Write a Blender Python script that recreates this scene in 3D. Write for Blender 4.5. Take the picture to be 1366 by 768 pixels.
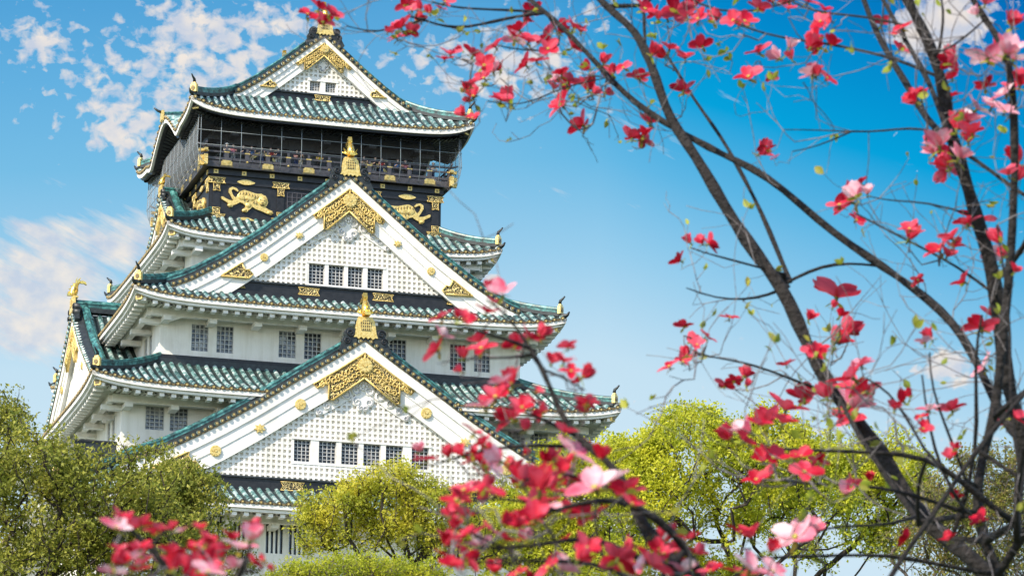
import bpy, math, random
import numpy as np
from math import sin, cos, tan, pi, sqrt, radians, atan2, floor
from mathutils import Vector, Matrix

for o in list(bpy.data.objects): bpy.data.objects.remove(o, do_unlink=True)
scene = bpy.context.scene
COL = scene.collection
rnd = random.Random(7)

# ------------------------------------------------------------------ camera
F_PX = 4400.0; PITCH = 0.25298; YAW = 0.30077; ROLL = 0.00451
CAM = Vector((0, 0, 1.6))
cam_d = bpy.data.cameras.new('camera')
cam = bpy.data.objects.new('camera', cam_d); COL.objects.link(cam)
cam.location = CAM
CAMROT = Matrix.Rotation(pi/2 + PITCH, 3, 'X') @ Matrix.Rotation(ROLL, 3, 'Z')
cam.rotation_euler = CAMROT.to_euler()
cam_d.sensor_width = 36.0; cam_d.lens = 36.0*F_PX/1366.0
cam_d.clip_start = 0.1; cam_d.clip_end = 20000
cam_d.dof.use_dof = True; cam_d.dof.focus_distance = 236.0; cam_d.dof.aperture_fstop = 19.0
cam_d.dof.aperture_blades = 0
scene.camera = cam

def ray(px, py):
    """direction in the world through pixel (px,py) of the 1366x768 photograph, with unit depth"""
    v = Vector(((px-683)/F_PX, -(py-384)/F_PX, -1.0))
    return CAMROT @ v
def at(px, py, d):
    return CAM + ray(px, py)*d
def azel(px, py):
    v = ray(px, py).normalized()
    return math.degrees(atan2(v.x, v.y)), math.degrees(math.asin(v.z))

# ------------------------------------------------------------------ world + sun
# direction towards the sun (world)
SUN_C = Vector((-0.66, -0.42, 0.66)).normalized()      # in the castle's own axes
SUN = Matrix.Rotation(YAW, 3, 'Z') @ SUN_C
SUN_EL = math.asin(SUN.z); SUN_AZ = atan2(SUN.x, SUN.y)   # azimuth clockwise from +Y
EXPO = 1.12; BGS = 0.13
ck = 1/(2**EXPO*BGS)
CLOUD_HI = (.97*ck,.86*ck,.75*ck); CLOUD_LO = (.62*ck,.66*ck,.76*ck)
world = bpy.data.worlds.new('World'); scene.world = world; world.use_nodes = True
def build_world():
    nt = world.node_tree; N = nt.nodes; L = nt.links
    N.clear()
    def nd(t, **k):
        n = N.new(t)
        for a, b in k.items(): setattr(n, a, b)
        return n
    def math_(op, a, b=None, c=None, clamp=False):
        n = nd('ShaderNodeMath', operation=op); n.use_clamp = clamp
        for i, x in enumerate((a, b, c)):
            if x is None: continue
            if isinstance(x, (int, float)): n.inputs[i].default_value = x
            else: L.new(x, n.inputs[i])
        return n.outputs[0]
    out = nd('ShaderNodeOutputWorld'); bg = nd('ShaderNodeBackground')
    sky = nd('ShaderNodeTexSky', sky_type='NISHITA')
    sky.sun_disc = False; sky.sun_elevation = SUN_EL; sky.sun_rotation = SUN_AZ
    sky.air_density = 1.0; sky.dust_density = 0.6; sky.ozone_density = 1.5
    tc = nd('ShaderNodeTexCoord')
    sep = nd('ShaderNodeSeparateXYZ'); L.new(tc.outputs['Generated'], sep.inputs[0])
    az = math_('MULTIPLY', math_('ARCTAN2', sep.outputs[0], sep.outputs[1]), 57.2958)
    el = math_('MULTIPLY', math_('ARCSINE', math_('MAXIMUM', math_('MINIMUM', sep.outputs[2], 1.0), -1.0)), 57.2958)
    # colour of the clear air: pale towards the horizon, deepening upwards and to the right
    K = 57.2958/F_PX
    X = math_('MULTIPLY_ADD', az, 0.968/K, 683.0)
    Y = math_('MULTIPLY_ADD', el, -1/K, 384+14.495/K)
    right = math_('MAXIMUM', math_('SUBTRACT', X, 800.0), 0.0)
    g = math_('SUBTRACT', math_('MULTIPLY_ADD', X, 0.047, Y), math_('MULTIPLY', right, 0.36))
    def rampn(stops):
        r = nd('ShaderNodeValToRGB'); L.new(math_('MULTIPLY_ADD', g, 1/800, 0.15, clamp=True), r.inputs[0]); cr = r.color_ramp
        last = cr.elements[1]
        for i, (p, c) in enumerate(stops):
            p = p/800+0.15
            if i == 0: e = cr.elements[0]
            elif i == len(stops)-1: e = last
            else: e = cr.elements.new(p)
            e.position = p; e.color = tuple((((v/255+.055)/1.055)**2.4) for v in c)+(1,)
            if i == 0: last = cr.elements[1]; last.position = stops[-1][0]/800+0.15; last.color = tuple((((v/255+.055)/1.055)**2.4) for v in stops[-1][1])+(1,)
            if i == len(stops)-2: break
        return r.outputs[0]
    rr = rampn([(-110,(0,112,188)),(9,(0,138,205)),(132,(4,162,220)),(246,(95,183,229)),(370,(150,205,237)),(510,(195,225,243)),(650,(206,230,245))])
    rl = rampn([(-110,(50,140,205)),(21,(82,163,217)),(132,(100,177,225)),(246,(119,190,230)),(370,(155,206,237)),(510,(195,225,243)),(650,(206,230,245))])
    sm = nd('ShaderNodeMapRange', interpolation_type='SMOOTHSTEP'); sm.inputs[1].default_value = 600; sm.inputs[2].default_value = 930; L.new(X, sm.inputs[0])
    mA = nd('ShaderNodeMix', data_type='RGBA'); L.new(sm.outputs[0], mA.inputs[0]); L.new(rl, mA.inputs[6]); L.new(rr, mA.inputs[7])
    sc = nd('ShaderNodeMix', data_type='RGBA', blend_type='MULTIPLY'); sc.inputs[0].default_value = 1.0; L.new(mA.outputs[2], sc.inputs[6])
    kk = 1/(2**EXPO*BGS); sc.inputs[7].default_value = (kk, kk, kk, 1); sc.clamp_result = False
    e1 = nd('ShaderNodeMapRange', interpolation_type='SMOOTHSTEP'); e1.inputs[1].default_value = 22; e1.inputs[2].default_value = 42; e1.inputs[3].default_value = 1; e1.inputs[4].default_value = 0; L.new(el, e1.inputs[0])
    e2 = nd('ShaderNodeMapRange', interpolation_type='SMOOTHSTEP'); e2.inputs[1].default_value = 14; e2.inputs[2].default_value = 60; e2.inputs[3].default_value = 1; e2.inputs[4].default_value = 0; L.new(math_('ABSOLUTE', az), e2.inputs[0])
    mul = nd('ShaderNodeMix', data_type='RGBA'); L.new(math_('MULTIPLY', e1.outputs[0], e2.outputs[0]), mul.inputs[0])
    L.new(sky.outputs[0], mul.inputs[6]); L.new(sc.outputs[2], mul.inputs[7])
    # clouds
    comb = nd('ShaderNodeCombineXYZ'); L.new(az, comb.inputs[0]); L.new(math_('MULTIPLY', el, 1.25), comb.inputs[1])
    n1 = nd('ShaderNodeTexNoise'); n1.inputs['Scale'].default_value = 3.1; n1.inputs['Detail'].default_value = 6; n1.inputs['Roughness'].default_value = 0.52
    n1.inputs['Distortion'].default_value = 0.25
    L.new(comb.outputs[0], n1.inputs['Vector'])
    def blobs(lst):
        tot = None
        for (px, py, rx, ry, s) in lst:
            a0, e0 = azel(px, py); k = 57.2958/F_PX
            dx = math_('MULTIPLY', math_('SUBTRACT', az, a0), 1/(rx*k)); dy = math_('MULTIPLY', math_('SUBTRACT', el, e0), 1/(ry*k))
            r2 = math_('ADD', math_('MULTIPLY', dx, dx), math_('MULTIPLY', dy, dy))
            v = math_('MULTIPLY', math_('EXPONENT', math_('MULTIPLY', r2, -1.0)), s)
            tot = v if tot is None else math_('ADD', tot, v)
        return tot
    puffs = [(60,60,30,20,.16),(150,180,40,26,.20),(290,150,50,26,.17),(380,20,60,30,.16),(240,20,60,30,.18),(470,150,40,30,.12),(560,60,60,40,.14),(90,60,120,70,.17),(190,140,130,70,.15),(300,100,130,80,.12),(60,160,60,40,.06),(250,60,60,60,.14),(330,40,90,40,.15),(440,70,50,50,.16),(330,100,60,40,.14),(30,40,60,30,.12),(205,215,30,14,.34),(170,170,50,50,.12),
             (700,85,90,50,.30),(800,20,70,30,.22),(600,110,120,60,.16),(900,15,70,25,.12),
             (1270,25,75,50,.50),(1215,50,40,40,.30),(1262,488,42,28,.46),(1330,600,110,70,.17),(1100,560,120,60,.16),(1150,745,150,30,.14),(900,700,80,40,.10),(655,372,18,12,.42),
             (800,140,40,20,.16),(1060,480,110,30,.05)]
    mask = blobs(puffs)
    dens = math_('MULTIPLY', math_('SUBTRACT', math_('ADD', n1.outputs[0], mask), 0.715), 5.5, clamp=True)
    # thin streaks low on the left
    comb2 = nd('ShaderNodeCombineXYZ')
    L.new(math_('ADD', math_('MULTIPLY', az, 0.7), math_('MULTIPLY', el, 0.45)), comb2.inputs[0])
    L.new(math_('ADD', math_('MULTIPLY', el, 1.9), math_('MULTIPLY', az, 0.75)), comb2.inputs[1]); comb2.inputs[2].default_value = 4.3
    n2 = nd('ShaderNodeTexNoise'); n2.inputs['Scale'].default_value = 1.3; n2.inputs['Detail'].default_value = 8; n2.inputs['Roughness'].default_value = 0.6
    L.new(comb2.outputs[0], n2.inputs['Vector'])
    m2 = blobs([(30,370,120,60,.40),(60,430,110,40,.28),(140,310,90,40,.20),(190,320,60,30,.20),(60,300,50,20,.16),(20,460,80,30,.2),(1250,520,120,60,.14),(720,170,120,60,.08)])
    dens2 = math_('MULTIPLY', math_('SUBTRACT', math_('ADD', n2.outputs[0], m2), 0.66), 4.0, clamp=True)
    d = math_('MAXIMUM', math_('POWER', dens, 0.8), math_('MULTIPLY', dens2, 0.9))
    d = math_('MULTIPLY', d, 0.90)
    # cloud brightness: cream tops, bluish where thick underneath
    n3 = nd('ShaderNodeTexNoise'); n3.inputs['Scale'].default_value = 2.2; n3.inputs['Detail'].default_value = 5
    L.new(comb.outputs[0], n3.inputs['Vector'])
    cc = nd('ShaderNodeMix', data_type='RGBA'); L.new(math_('MULTIPLY', math_('SUBTRACT', n3.outputs[0], 0.35), 3.0, clamp=True), cc.inputs[0])
    cc.inputs[6].default_value = CLOUD_LO+(1,); cc.inputs[7].default_value = CLOUD_HI+(1,)
    mix = nd('ShaderNodeMix', data_type='RGBA'); L.new(d, mix.inputs[0]); L.new(mul.outputs[2], mix.inputs[6]); L.new(cc.outputs[2], mix.inputs[7])
    L.new(mix.outputs[2], bg.inputs[0]); bg.inputs[1].default_value = BGS
    L.new(bg.outputs[0], out.inputs[0])
build_world()
sun_d = bpy.data.lights.new('sun', 'SUN'); sun_d.energy = 2.8; sun_d.angle = radians(0.6); sun_d.color = (1.0, 0.90, 0.75)
sun = bpy.data.objects.new('sun', sun_d); COL.objects.link(sun)
sun.rotation_euler = SUN.to_track_quat('Z', 'Y').to_euler(); sun.location = (0, 0, 120)
scene.render.engine = 'CYCLES'
scene.view_settings.view_transform = 'Standard'; scene.view_settings.look = 'None'
scene.view_settings.gamma = 1.0; scene.view_settings.exposure = EXPO
scene.render.resolution_x = 1024; scene.render.resolution_y = 575

# ------------------------------------------------------------------ materials
MATS = {}
def material(name, color, rough=0.6, metal=0.0, spec=0.5, var=None, scale=1.0, bump=0.0, bscale=8.0, ramp=None, detail=5, trans=0.0, coords='Object', dist=0.0, stretch=None):
    m = bpy.data.materials.new(name); m.use_nodes = True
    nt = m.node_tree; N = nt.nodes; L = nt.links
    b = N['Principled BSDF']
    b.inputs['Base Color'].default_value = tuple(color)+(1,)
    b.inputs['Roughness'].default_value = rough; b.inputs['Metallic'].default_value = metal
    b.inputs['Specular IOR Level'].default_value = spec
    tc = N.new('ShaderNodeTexCoord'); vec = tc.outputs[coords]
    if stretch:
        mp = N.new('ShaderNodeMapping'); mp.inputs['Scale'].default_value = stretch; L.new(vec, mp.inputs[0]); vec = mp.outputs[0]
    if ramp or var:
        n = N.new('ShaderNodeTexNoise'); n.inputs['Scale'].default_value = scale; n.inputs['Detail'].default_value = detail
        n.inputs['Roughness'].default_value = 0.62; n.inputs['Distortion'].default_value = dist
        L.new(vec, n.inputs['Vector'])
        r = N.new('ShaderNodeValToRGB'); L.new(n.outputs[0], r.inputs[0])
        if not ramp: ramp = [(0.3, color), (0.7, var)]
        r.color_ramp.elements[0].position = ramp[0][0]; r.color_ramp.elements[0].color = tuple(ramp[0][1])+(1,)
        r.color_ramp.elements[1].position = ramp[-1][0]; r.color_ramp.elements[1].color = tuple(ramp[-1][1])+(1,)
        for p, c in ramp[1:-1]:
            e = r.color_ramp.elements.new(p); e.color = tuple(c)+(1,)
        L.new(r.outputs[0], b.inputs['Base Color'])
    if bump:
        n = N.new('ShaderNodeTexNoise'); n.inputs['Scale'].default_value = bscale; n.inputs['Detail'].default_value = 4
        L.new(vec, n.inputs['Vector'])
        bp = N.new('ShaderNodeBump'); bp.inputs['Strength'].default_value = bump; bp.inputs['Distance'].default_value = 0.05
        L.new(n.outputs[0], bp.inputs['Height']); L.new(bp.outputs[0], b.inputs['Normal'])
    if trans:
        tr = N.new('ShaderNodeBsdfTranslucent'); mx = N.new('ShaderNodeMixShader'); mx.inputs[0].default_value = trans
        src = b.inputs['Base Color'].links[0].from_socket if b.inputs['Base Color'].links else None
        if src: L.new(src, tr.inputs[0])
        else: tr.inputs[0].default_value = tuple(color)+(1,)
        out = N['Material Output']
        L.new(b.outputs[0], mx.inputs[1]); L.new(tr.outputs[0], mx.inputs[2]); L.new(mx.outputs[0], out.inputs[0])
    MATS[name] = m
    return m

plaster = material('white_plaster', (0.80,0.80,0.78), 0.75, ramp=[(0.25,(0.75,0.70,0.62)),(0.5,(0.85,0.805,0.73)),(0.8,(0.88,0.84,0.77))], scale=0.55, bump=0.12, bscale=5)
def streak(m, lo=0.80, scale=(1.6,1.6,.16), p0=.36, p1=.56, tint=(0.87,0.86,0.83)):
    """grey rain marks running down a surface, multiplied into its own colour"""
    nt = m.node_tree; N = nt.nodes; L = nt.links; b = N['Principled BSDF']; src = b.inputs['Base Color'].links[0].from_socket
    tc = N.new('ShaderNodeTexCoord'); mp = N.new('ShaderNodeMapping'); mp.inputs['Scale'].default_value = scale; L.new(tc.outputs['Object'], mp.inputs[0])
    n = N.new('ShaderNodeTexNoise'); n.inputs['Scale'].default_value = 1.0; n.inputs['Detail'].default_value = 7; n.inputs['Roughness'].default_value = .65; L.new(mp.outputs[0], n.inputs['Vector'])
    r = N.new('ShaderNodeValToRGB'); L.new(n.outputs[0], r.inputs[0]); r.color_ramp.elements[0].position = p0; r.color_ramp.elements[0].color = tint+(1,); r.color_ramp.elements[1].position = p1; r.color_ramp.elements[1].color = (1,1,1,1)
    x = N.new('ShaderNodeMix'); x.data_type = 'RGBA'; x.blend_type = 'MULTIPLY'; x.inputs[0].default_value = 1; L.new(src, x.inputs[6]); L.new(r.outputs[0], x.inputs[7]); L.new(x.outputs[2], b.inputs['Base Color'])
streak(plaster)
plaster_trim = material('white_trim', (0.82,0.82,0.80), 0.6, ramp=[(0.3,(0.78,0.75,0.69)),(0.6,(0.87,0.84,0.79))], scale=1.3)
streak(plaster_trim, scale=(1.1,1.1,.35), tint=(0.89,0.88,0.85))
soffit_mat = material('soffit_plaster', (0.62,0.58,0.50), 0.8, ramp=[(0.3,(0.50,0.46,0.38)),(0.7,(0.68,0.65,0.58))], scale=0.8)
tile_mat = material('verdigris_tile', (0.2,0.4,0.36), 0.30, spec=0.8, scale=1.9, detail=10, dist=0.6,
    ramp=[(0.33,(0.018,0.026,0.027)),(0.42,(0.035,0.085,0.08)),(0.475,(0.085,0.21,0.19)),(0.53,(0.23,0.345,0.32)),(0.58,(0.46,0.52,0.50)),(0.70,(0.68,0.70,0.67))], bump=0.25, bscale=9)  # palest stops: weathered patina, plus sun glint on the rolls put into the colour
streak(tile_mat, scale=(.55,.55,.4), tint=(0.45,0.50,0.50), p0=.40, p1=.53)
tile_flat = material('dark_tile_gap', (0.03,0.04,0.04), 0.5, scale=3, ramp=[(0.35,(0.010,0.012,0.012)),(0.65,(0.035,0.06,0.055))])
ridge_mat = material('verdigris_ridge', (0.08,0.34,0.30), 0.4, spec=0.6, scale=2.2, detail=9, dist=0.6,
    ramp=[(0.36,(0.012,0.026,0.026)),(0.47,(0.025,0.10,0.095)),(0.57,(0.06,0.23,0.21)),(0.68,(0.15,0.34,0.315)),(0.8,(0.45,0.52,0.50))], bump=0.2, bscale=7)
ridge_dark = material('blackened_ridge', (0.03,0.035,0.035), 0.45, scale=3, ramp=[(0.35,(0.010,0.011,0.012)),(0.7,(0.035,0.045,0.045))])
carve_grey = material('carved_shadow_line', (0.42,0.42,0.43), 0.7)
black_mat = material('black_lacquer', (0.015,0.015,0.017), 0.4, spec=0.4, scale=3, ramp=[(0.3,(0.009,0.009,0.011)),(0.75,(0.028,0.028,0.030))], bump=0.1)
rail_mat = material('weathered_black_wood', (0.07,0.066,0.078), 0.6, scale=4, ramp=[(0.3,(0.045,0.043,0.052)),(0.7,(0.10,0.095,0.11))])
gold_mat = material('gold_leaf', (0.80,0.55,0.16), 0.42, metal=0.35, spec=0.5, scale=7, ramp=[(0.3,(0.52,0.33,0.07)),(0.5,(0.82,0.60,0.20)),(0.75,(0.92,0.76,0.36))], bump=0.5, bscale=14)
gold_bright = material('polished_gold', (0.95,0.62,0.12), 0.22, metal=0.85, spec=0.5, scale=6, ramp=[(0.3,(0.75,0.42,0.04)),(0.6,(0.98,0.70,0.20))], bump=0.4, bscale=10)
gold_dull = material('tarnished_gilt', (0.35,0.26,0.11), 0.5, metal=0.4, scale=6, ramp=[(0.3,(0.07,0.05,0.03)),(0.6,(0.27,0.20,0.09))])
glass_mat = material('window_glass', (0.16,0.18,0.20), 0.15, spec=0.8, scale=1.6, ramp=[(0.40,(0.03,0.035,0.04)),(0.5,(0.16,0.17,0.18)),(0.6,(0.42,0.42,0.41))])
glass_dark = material('dark_window_glass', (0.02,0.022,0.026), 0.12, spec=0.7)
bar_mat = material('window_bar_grey', (0.50,0.50,0.49), 0.6, scale=5, ramp=[(0.3,(0.38,0.37,0.36)),(0.7,(0.56,0.56,0.55))])
steel_mat = material('net_pole_steel', (0.24,0.28,0.30), 0.45, metal=0.3)
stone_mat = material('granite_base', (0.30,0.28,0.25), 0.85, scale=0.8, ramp=[(0.3,(0.18,0.17,0.15)),(0.7,(0.36,0.34,0.30))], bump=0.6, bscale=1.2)

def lace_material():
    """gilt openwork: gold curls with dark gaps between them"""
    m = bpy.data.materials.new('gilt_openwork'); m.use_nodes = True
    nt = m.node_tree; N = nt.nodes; L = nt.links; b = N['Principled BSDF']
    tc = N.new('ShaderNodeTexCoord')
    ns = N.new('ShaderNodeTexNoise'); ns.inputs['Scale'].default_value = 2.0; L.new(tc.outputs['Object'], ns.inputs['Vector'])
    ad = N.new('ShaderNodeVectorMath'); ad.operation = 'MULTIPLY_ADD'; ad.inputs[1].default_value = (0.35,)*3
    L.new(ns.outputs['Color'], ad.inputs[0]); L.new(tc.outputs['Object'], ad.inputs[2])
    v = N.new('ShaderNodeTexVoronoi'); v.feature = 'F1'; v.inputs['Scale'].default_value = 4.2; L.new(ad.outputs[0], v.inputs['Vector'])
    mul = N.new('ShaderNodeMath'); mul.operation = 'MULTIPLY'; mul.inputs[1].default_value = 17.0; L.new(v.outputs['Distance'], mul.inputs[0])
    sn = N.new('ShaderNodeMath'); sn.operation = 'SINE'; L.new(mul.outputs[0], sn.inputs[0])
    r = N.new('ShaderNodeValToRGB'); L.new(sn.outputs[0], r.inputs[0])
    r.color_ramp.elements[0].position = 0.0; r.color_ramp.elements[0].color = (0.035,0.028,0.02,1)
    r.color_ramp.elements[1].position = 0.10; r.color_ramp.elements[1].color = (0.92,0.72,0.30,1)
    L.new(r.outputs[0], b.inputs['Base Color'])
    b.inputs['Roughness'].default_value = 0.45; b.inputs['Metallic'].default_value = 0.25
    bp = N.new('ShaderNodeBump'); bp.inputs['Distance'].default_value = 0.08; bp.inputs['Strength'].default_value = 0.8
    L.new(sn.outputs[0], bp.inputs['Height']); L.new(bp.outputs[0], b.inputs['Normal'])
    return m
lace_mat = lace_material()

def net_material():
    m = bpy.data.materials.new('safety_net_mesh'); m.use_nodes = True
    nt = m.node_tree; N = nt.nodes; L = nt.links; b = N['Principled BSDF']
    b.inputs['Base Color'].default_value = (0.30,0.31,0.31,1); b.inputs['Roughness'].default_value = 0.6
    lw = N.new('ShaderNodeLayerWeight'); lw.inputs['Blend'].default_value = 0.5
    mr = N.new('ShaderNodeMapRange'); mr.inputs[1].default_value = 0.2; mr.inputs[2].default_value = 0.95; mr.inputs[3].default_value = 0.02; mr.inputs[4].default_value = 0.50
    L.new(lw.outputs['Facing'], mr.inputs[0])
    t = N.new('ShaderNodeBsdfTransparent'); mx = N.new('ShaderNodeMixShader')
    L.new(mr.outputs[0], mx.inputs[0]); L.new(t.outputs[0], mx.inputs[1]); L.new(b.outputs[0], mx.inputs[2]); L.new(mx.outputs[0], N['Material Output'].inputs[0])
    return m
net_mat = net_material()

# ------------------------------------------------------------------ mesh builder
class MB:
    def __init__(s): s.v = []; s.f = []; s.m = []; s.mats = []; s.sm = []
    def mi(s, mat):
        if mat not in s.mats: s.mats.append(mat)
        return s.mats.index(mat)
    def face(s, idx, mat, smooth=False): s.f.append(tuple(idx)); s.m.append(s.mi(mat)); s.sm.append(smooth)
    def poly(s, pts, mat):
        b = len(s.v); s.v += [tuple(p) for p in pts]; s.face(range(b, b+len(pts)), mat)
    def grid(s, rows, mat, closed=False, smooth=False, flip=False, matf=None):
        b = len(s.v); n = len(rows[0])
        for r in rows: s.v += [tuple(p) for p in r]
        for i in range(len(rows)-1):
            for j in range(n if closed else n-1):
                a = b+i*n+j; c = b+i*n+(j+1) % n
                q = (a, c, c+n, a+n)
                if flip: q = q[::-1]
                s.face(q, matf(i, j) if matf else mat, smooth)
        return b
    def box(s, T, u, d, z, mat):
        """box between ranges u=(u0,u1), d=(d0,d1), z=(z0,z1) in a facing frame T"""
        c = [T(uu, dd, zz) for zz in z for dd in d for uu in u]
        b = len(s.v); s.v += [tuple(p) for p in c]
        for q in ((0,1,3,2),(4,6,7,5),(0,4,5,1),(2,3,7,6),(0,2,6,4),(1,5,7,3)): s.face([b+i for i in q], mat)
    def obox(s, c, ax, hs, mat):
        """oriented box: centre, 3 axes, half sizes"""
        c = Vector(c); b = len(s.v)
        for k in (-1, 1):
            for j in (-1, 1):
                for i in (-1, 1):
                    s.v.append(tuple(c+Vector(ax[0])*hs[0]*i+Vector(ax[1])*hs[1]*j+Vector(ax[2])*hs[2]*k))
        for q in ((0,1,3,2),(4,6,7,5),(0,4,5,1),(2,3,7,6),(0,2,6,4),(1,5,7,3)): s.face([b+i for i in q], mat)
    def prism(s, T, pts, d0, d1, mat, side=None):
        """polygon pts (u,z) from outward distance d0 to d1 (front cap at d1)"""
        n = len(pts); b = len(s.v)
        s.v += [tuple(T(u, d0, z)) for u, z in pts]+[tuple(T(u, d1, z)) for u, z in pts]
        s.face(range(b+n, b+2*n), mat); s.face(range(b+n-1, b-1, -1), mat)
        for i in range(n):
            j = (i+1) % n; s.face((b+i, b+j, b+n+j, b+n+i), side or mat)
    def tube(s, pts, rad, mat, n=6, cap=True, smooth=True):
        P = [Vector(p) for p in pts]; k = len(P)
        if isinstance(rad, (int, float)): rad = [rad]*k
        rows = []; up = None
        for i in range(k):
            t = (P[min(i+1, k-1)]-P[max(i-1, 0)])
            if t.length < 1e-9: t = Vector((0,0,1))
            t.normalize()
            if up is None: up = Vector((0,0,1)) if abs(t.z) < .9 else Vector((1,0,0))
            a = t.cross(up)
            if a.length < 1e-6: a = t.orthogonal()
            a.normalize(); up = a.cross(t).normalized(); 
            rows.append([P[i]+(a*cos(2*pi*j/n)+up*sin(2*pi*j/n))*rad[i] for j in range(n)])
        b = s.grid(rows, mat, closed=True, smooth=smooth)
        if cap:
            s.face([b+j for j in range(n)][::-1], mat); s.face([b+(k-1)*n+j for j in range(n)], mat)
    def ball(s, c, r, mat, n=8, m=6, sc=(1,1,1)):
        rows = []
        for i in range(m+1):
            th = pi*i/m
            rows.append([(c[0]+r*sc[0]*sin(th)*cos(2*pi*j/n), c[1]+r*sc[1]*sin(th)*sin(2*pi*j/n), c[2]+r*sc[2]*cos(th)) for j in range(n)])
        s.grid(rows, mat, closed=True, smooth=True)
    def build(s, name, parent=None):
        me = bpy.data.meshes.new(name); me.from_pydata(s.v, [], s.f)
        for m in s.mats: me.materials.append(m)
        me.polygons.foreach_set('material_index', s.m); me.polygons.foreach_set('use_smooth', s.sm); me.update()
        o = bpy.data.objects.new(name, me); COL.objects.link(o)
        if parent is not None: o.parent = parent
        return o
def tag(o, label=None, cat=None, group=None, kind=None):
    if label: o['label'] = label
    if cat: o['category'] = cat
    if group: o['group'] = group
    if kind: o['kind'] = kind
    return o
def empty(name, loc=(0,0,0), rz=0):
    o = bpy.data.objects.new(name, None); COL.objects.link(o); o.location = loc; o.rotation_euler = (0,0,rz); o.empty_display_size = 0.5
    return o
def interp(tab, x):
    x = abs(x)
    if x <= tab[0][0]: return tab[0][1]
    for (a, b), (c, d) in zip(tab, tab[1:]):
        if x <= c: return b+(d-b)*(x-a)/(c-a)
    (a, b), (c, d) = tab[-2:]
    return d+(d-b)*(x-c)/(c-a)
# ------------------------------------------------------------------ the castle keep
castle = empty('castle_keep', (-16.58448, 248.0, 1.6), YAW)
tag(castle, 'tall white castle keep with green tiled roofs and gold ornaments rising above the trees', 'castle')
FT = lambda u, d, z: (u, -d, z)
BT = lambda u, d, z: (-u, d, z)
WT = lambda u, d, z: (-d, -u, z)
ET = lambda u, d, z: (d, u, z)
SIDES = [('F', FT), ('W', WT), ('E', ET), ('B', BT)]
PITCH_T = 0.64

class Tier: pass
def tier(a, d, at, dt, z, rise, up, dark=False, kara=False, sag=0.30):
    t = Tier(); t.a=a; t.d=d; t.at=at; t.dt=dt; t.z=z; t.rise=rise; t.up=up; t.dark=dark; t.kara=kara; t.sag=sag; t.gap=0.0
    return t
def karaf(v):
    """height of the undulating gable on the west and east eaves of the top roof"""
    v = abs(v)
    if v > 6.2: return 0
    s = 0.5*(1+cos(pi*v/6.2))
    return 2.15*s**1.25 - (0.35*math.exp(-((v-5.0)/0.9)**2))
def surf(t, side, u, s):
    """height of the roof surface on one side at lateral u and fraction s up the slope"""
    a, d = (t.a, t.d) if side in 'FB' else (t.d, t.a)
    at_, dt_ = (t.at, t.dt) if side in 'FB' else (t.dt, t.at)
    xh = a+(at_-a)*s
    r = min(abs(u)/max(xh, .01), 1.0)
    z = t.z + t.rise*(s - t.sag*s*(1-s)*1.0) + t.up*(r**9*0.8+r**3*0.2)*(1-s)**1.3
    if t.kara and side in 'WE': z += karaf(u)*(1-s)**0.8
    return z
def side_dims(t, side):
    return (t.a, t.d, t.at, t.dt) if side in 'FB' else (t.d, t.a, t.dt, t.at)
def roof_tiles(t, side, T, parent):
    a, d, at_, dt_ = side_dims(t, side)
    mb = MB(); P = PITCH_T; n = int(round(2*a/P)); P = 2*a/n
    ph = [0, .24, .26, .33, .42, .5, .58, .67, .74, .76]
    NR = 8
    us = [-a+(k+p)*P for k in range(n) for p in ph]+[a]
    hs = []
    for k in range(n):
        for p in ph:
            q = 1-((p-.5)/.25)**2
            hs.append(0.15*sqrt(q) if q > 0 else 0.0)
    hs.append(0.0)
    rows = []
    NC = 11; steps = []
    for k in range(NC): steps += [(k/NC, .035), ((k+.97)/NC, .0)]
    steps.append((1.0, .0))
    for fr_, lap in steps:
        row = []
        i = fr_*NR
        for u, h in zip(us, hs):
            smax = 1.0 if abs(u) <= at_ else (a-abs(u))/(a-at_)
            s = smax*i/NR
            if side == 'F' and abs(u) < t.gap: s = .17+.83*i/NR      # the front gable cuts through the roof here
            dd = d+(dt_-d)*s
            row.append(T(u, dd, surf(t, side, u, s)+h+lap))
        rows.append(row)
    np_ = len(ph)
    mb.grid(rows, tile_mat, smooth=True, matf=lambda i, j: tile_flat if (j % np_) in (0, np_-1) else tile_mat)
    # drip edge of each tile row: round gilt end discs and curved pans between them
    for k in range(n):
        u = -a+(k+.5)*P; z = surf(t, side, u, 0)
        if side == 'F' and abs(u) < t.gap: continue
        c = [];  R = 0.14
        b = len(mb.v)
        for dd in (d-0.1, d+0.07):
            for q in range(8):
                an = 2*pi*q/8; mb.v.append(tuple(T(u+R*cos(an), dd, z+0.0+R*sin(an))))
        for q in range(8): mb.face((b+q, b+(q+1) % 8, b+8+(q+1) % 8, b+8+q), gold_dull, True)
        mb.face([b+8+q for q in range(8)], gold_dull)
        # raised gilt crest on the disc
        mb.box(T, (u-.045, u+.045), (d+.07, d+.095), (z-.045, z+.045), gold_mat)
        u2 = u+P/2
        if u2 < a:
            z2 = surf(t, side, u2, 0)
            mb.prism(T, [(u2-.17, z2+.02), (u2-.12, z2-.10), (u2, z2-.15), (u2+.12, z2-.10), (u2+.17, z2+.02)], d-.1, d+.03, gold_dull)
    mb.build('roof_tiles', parent)
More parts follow.
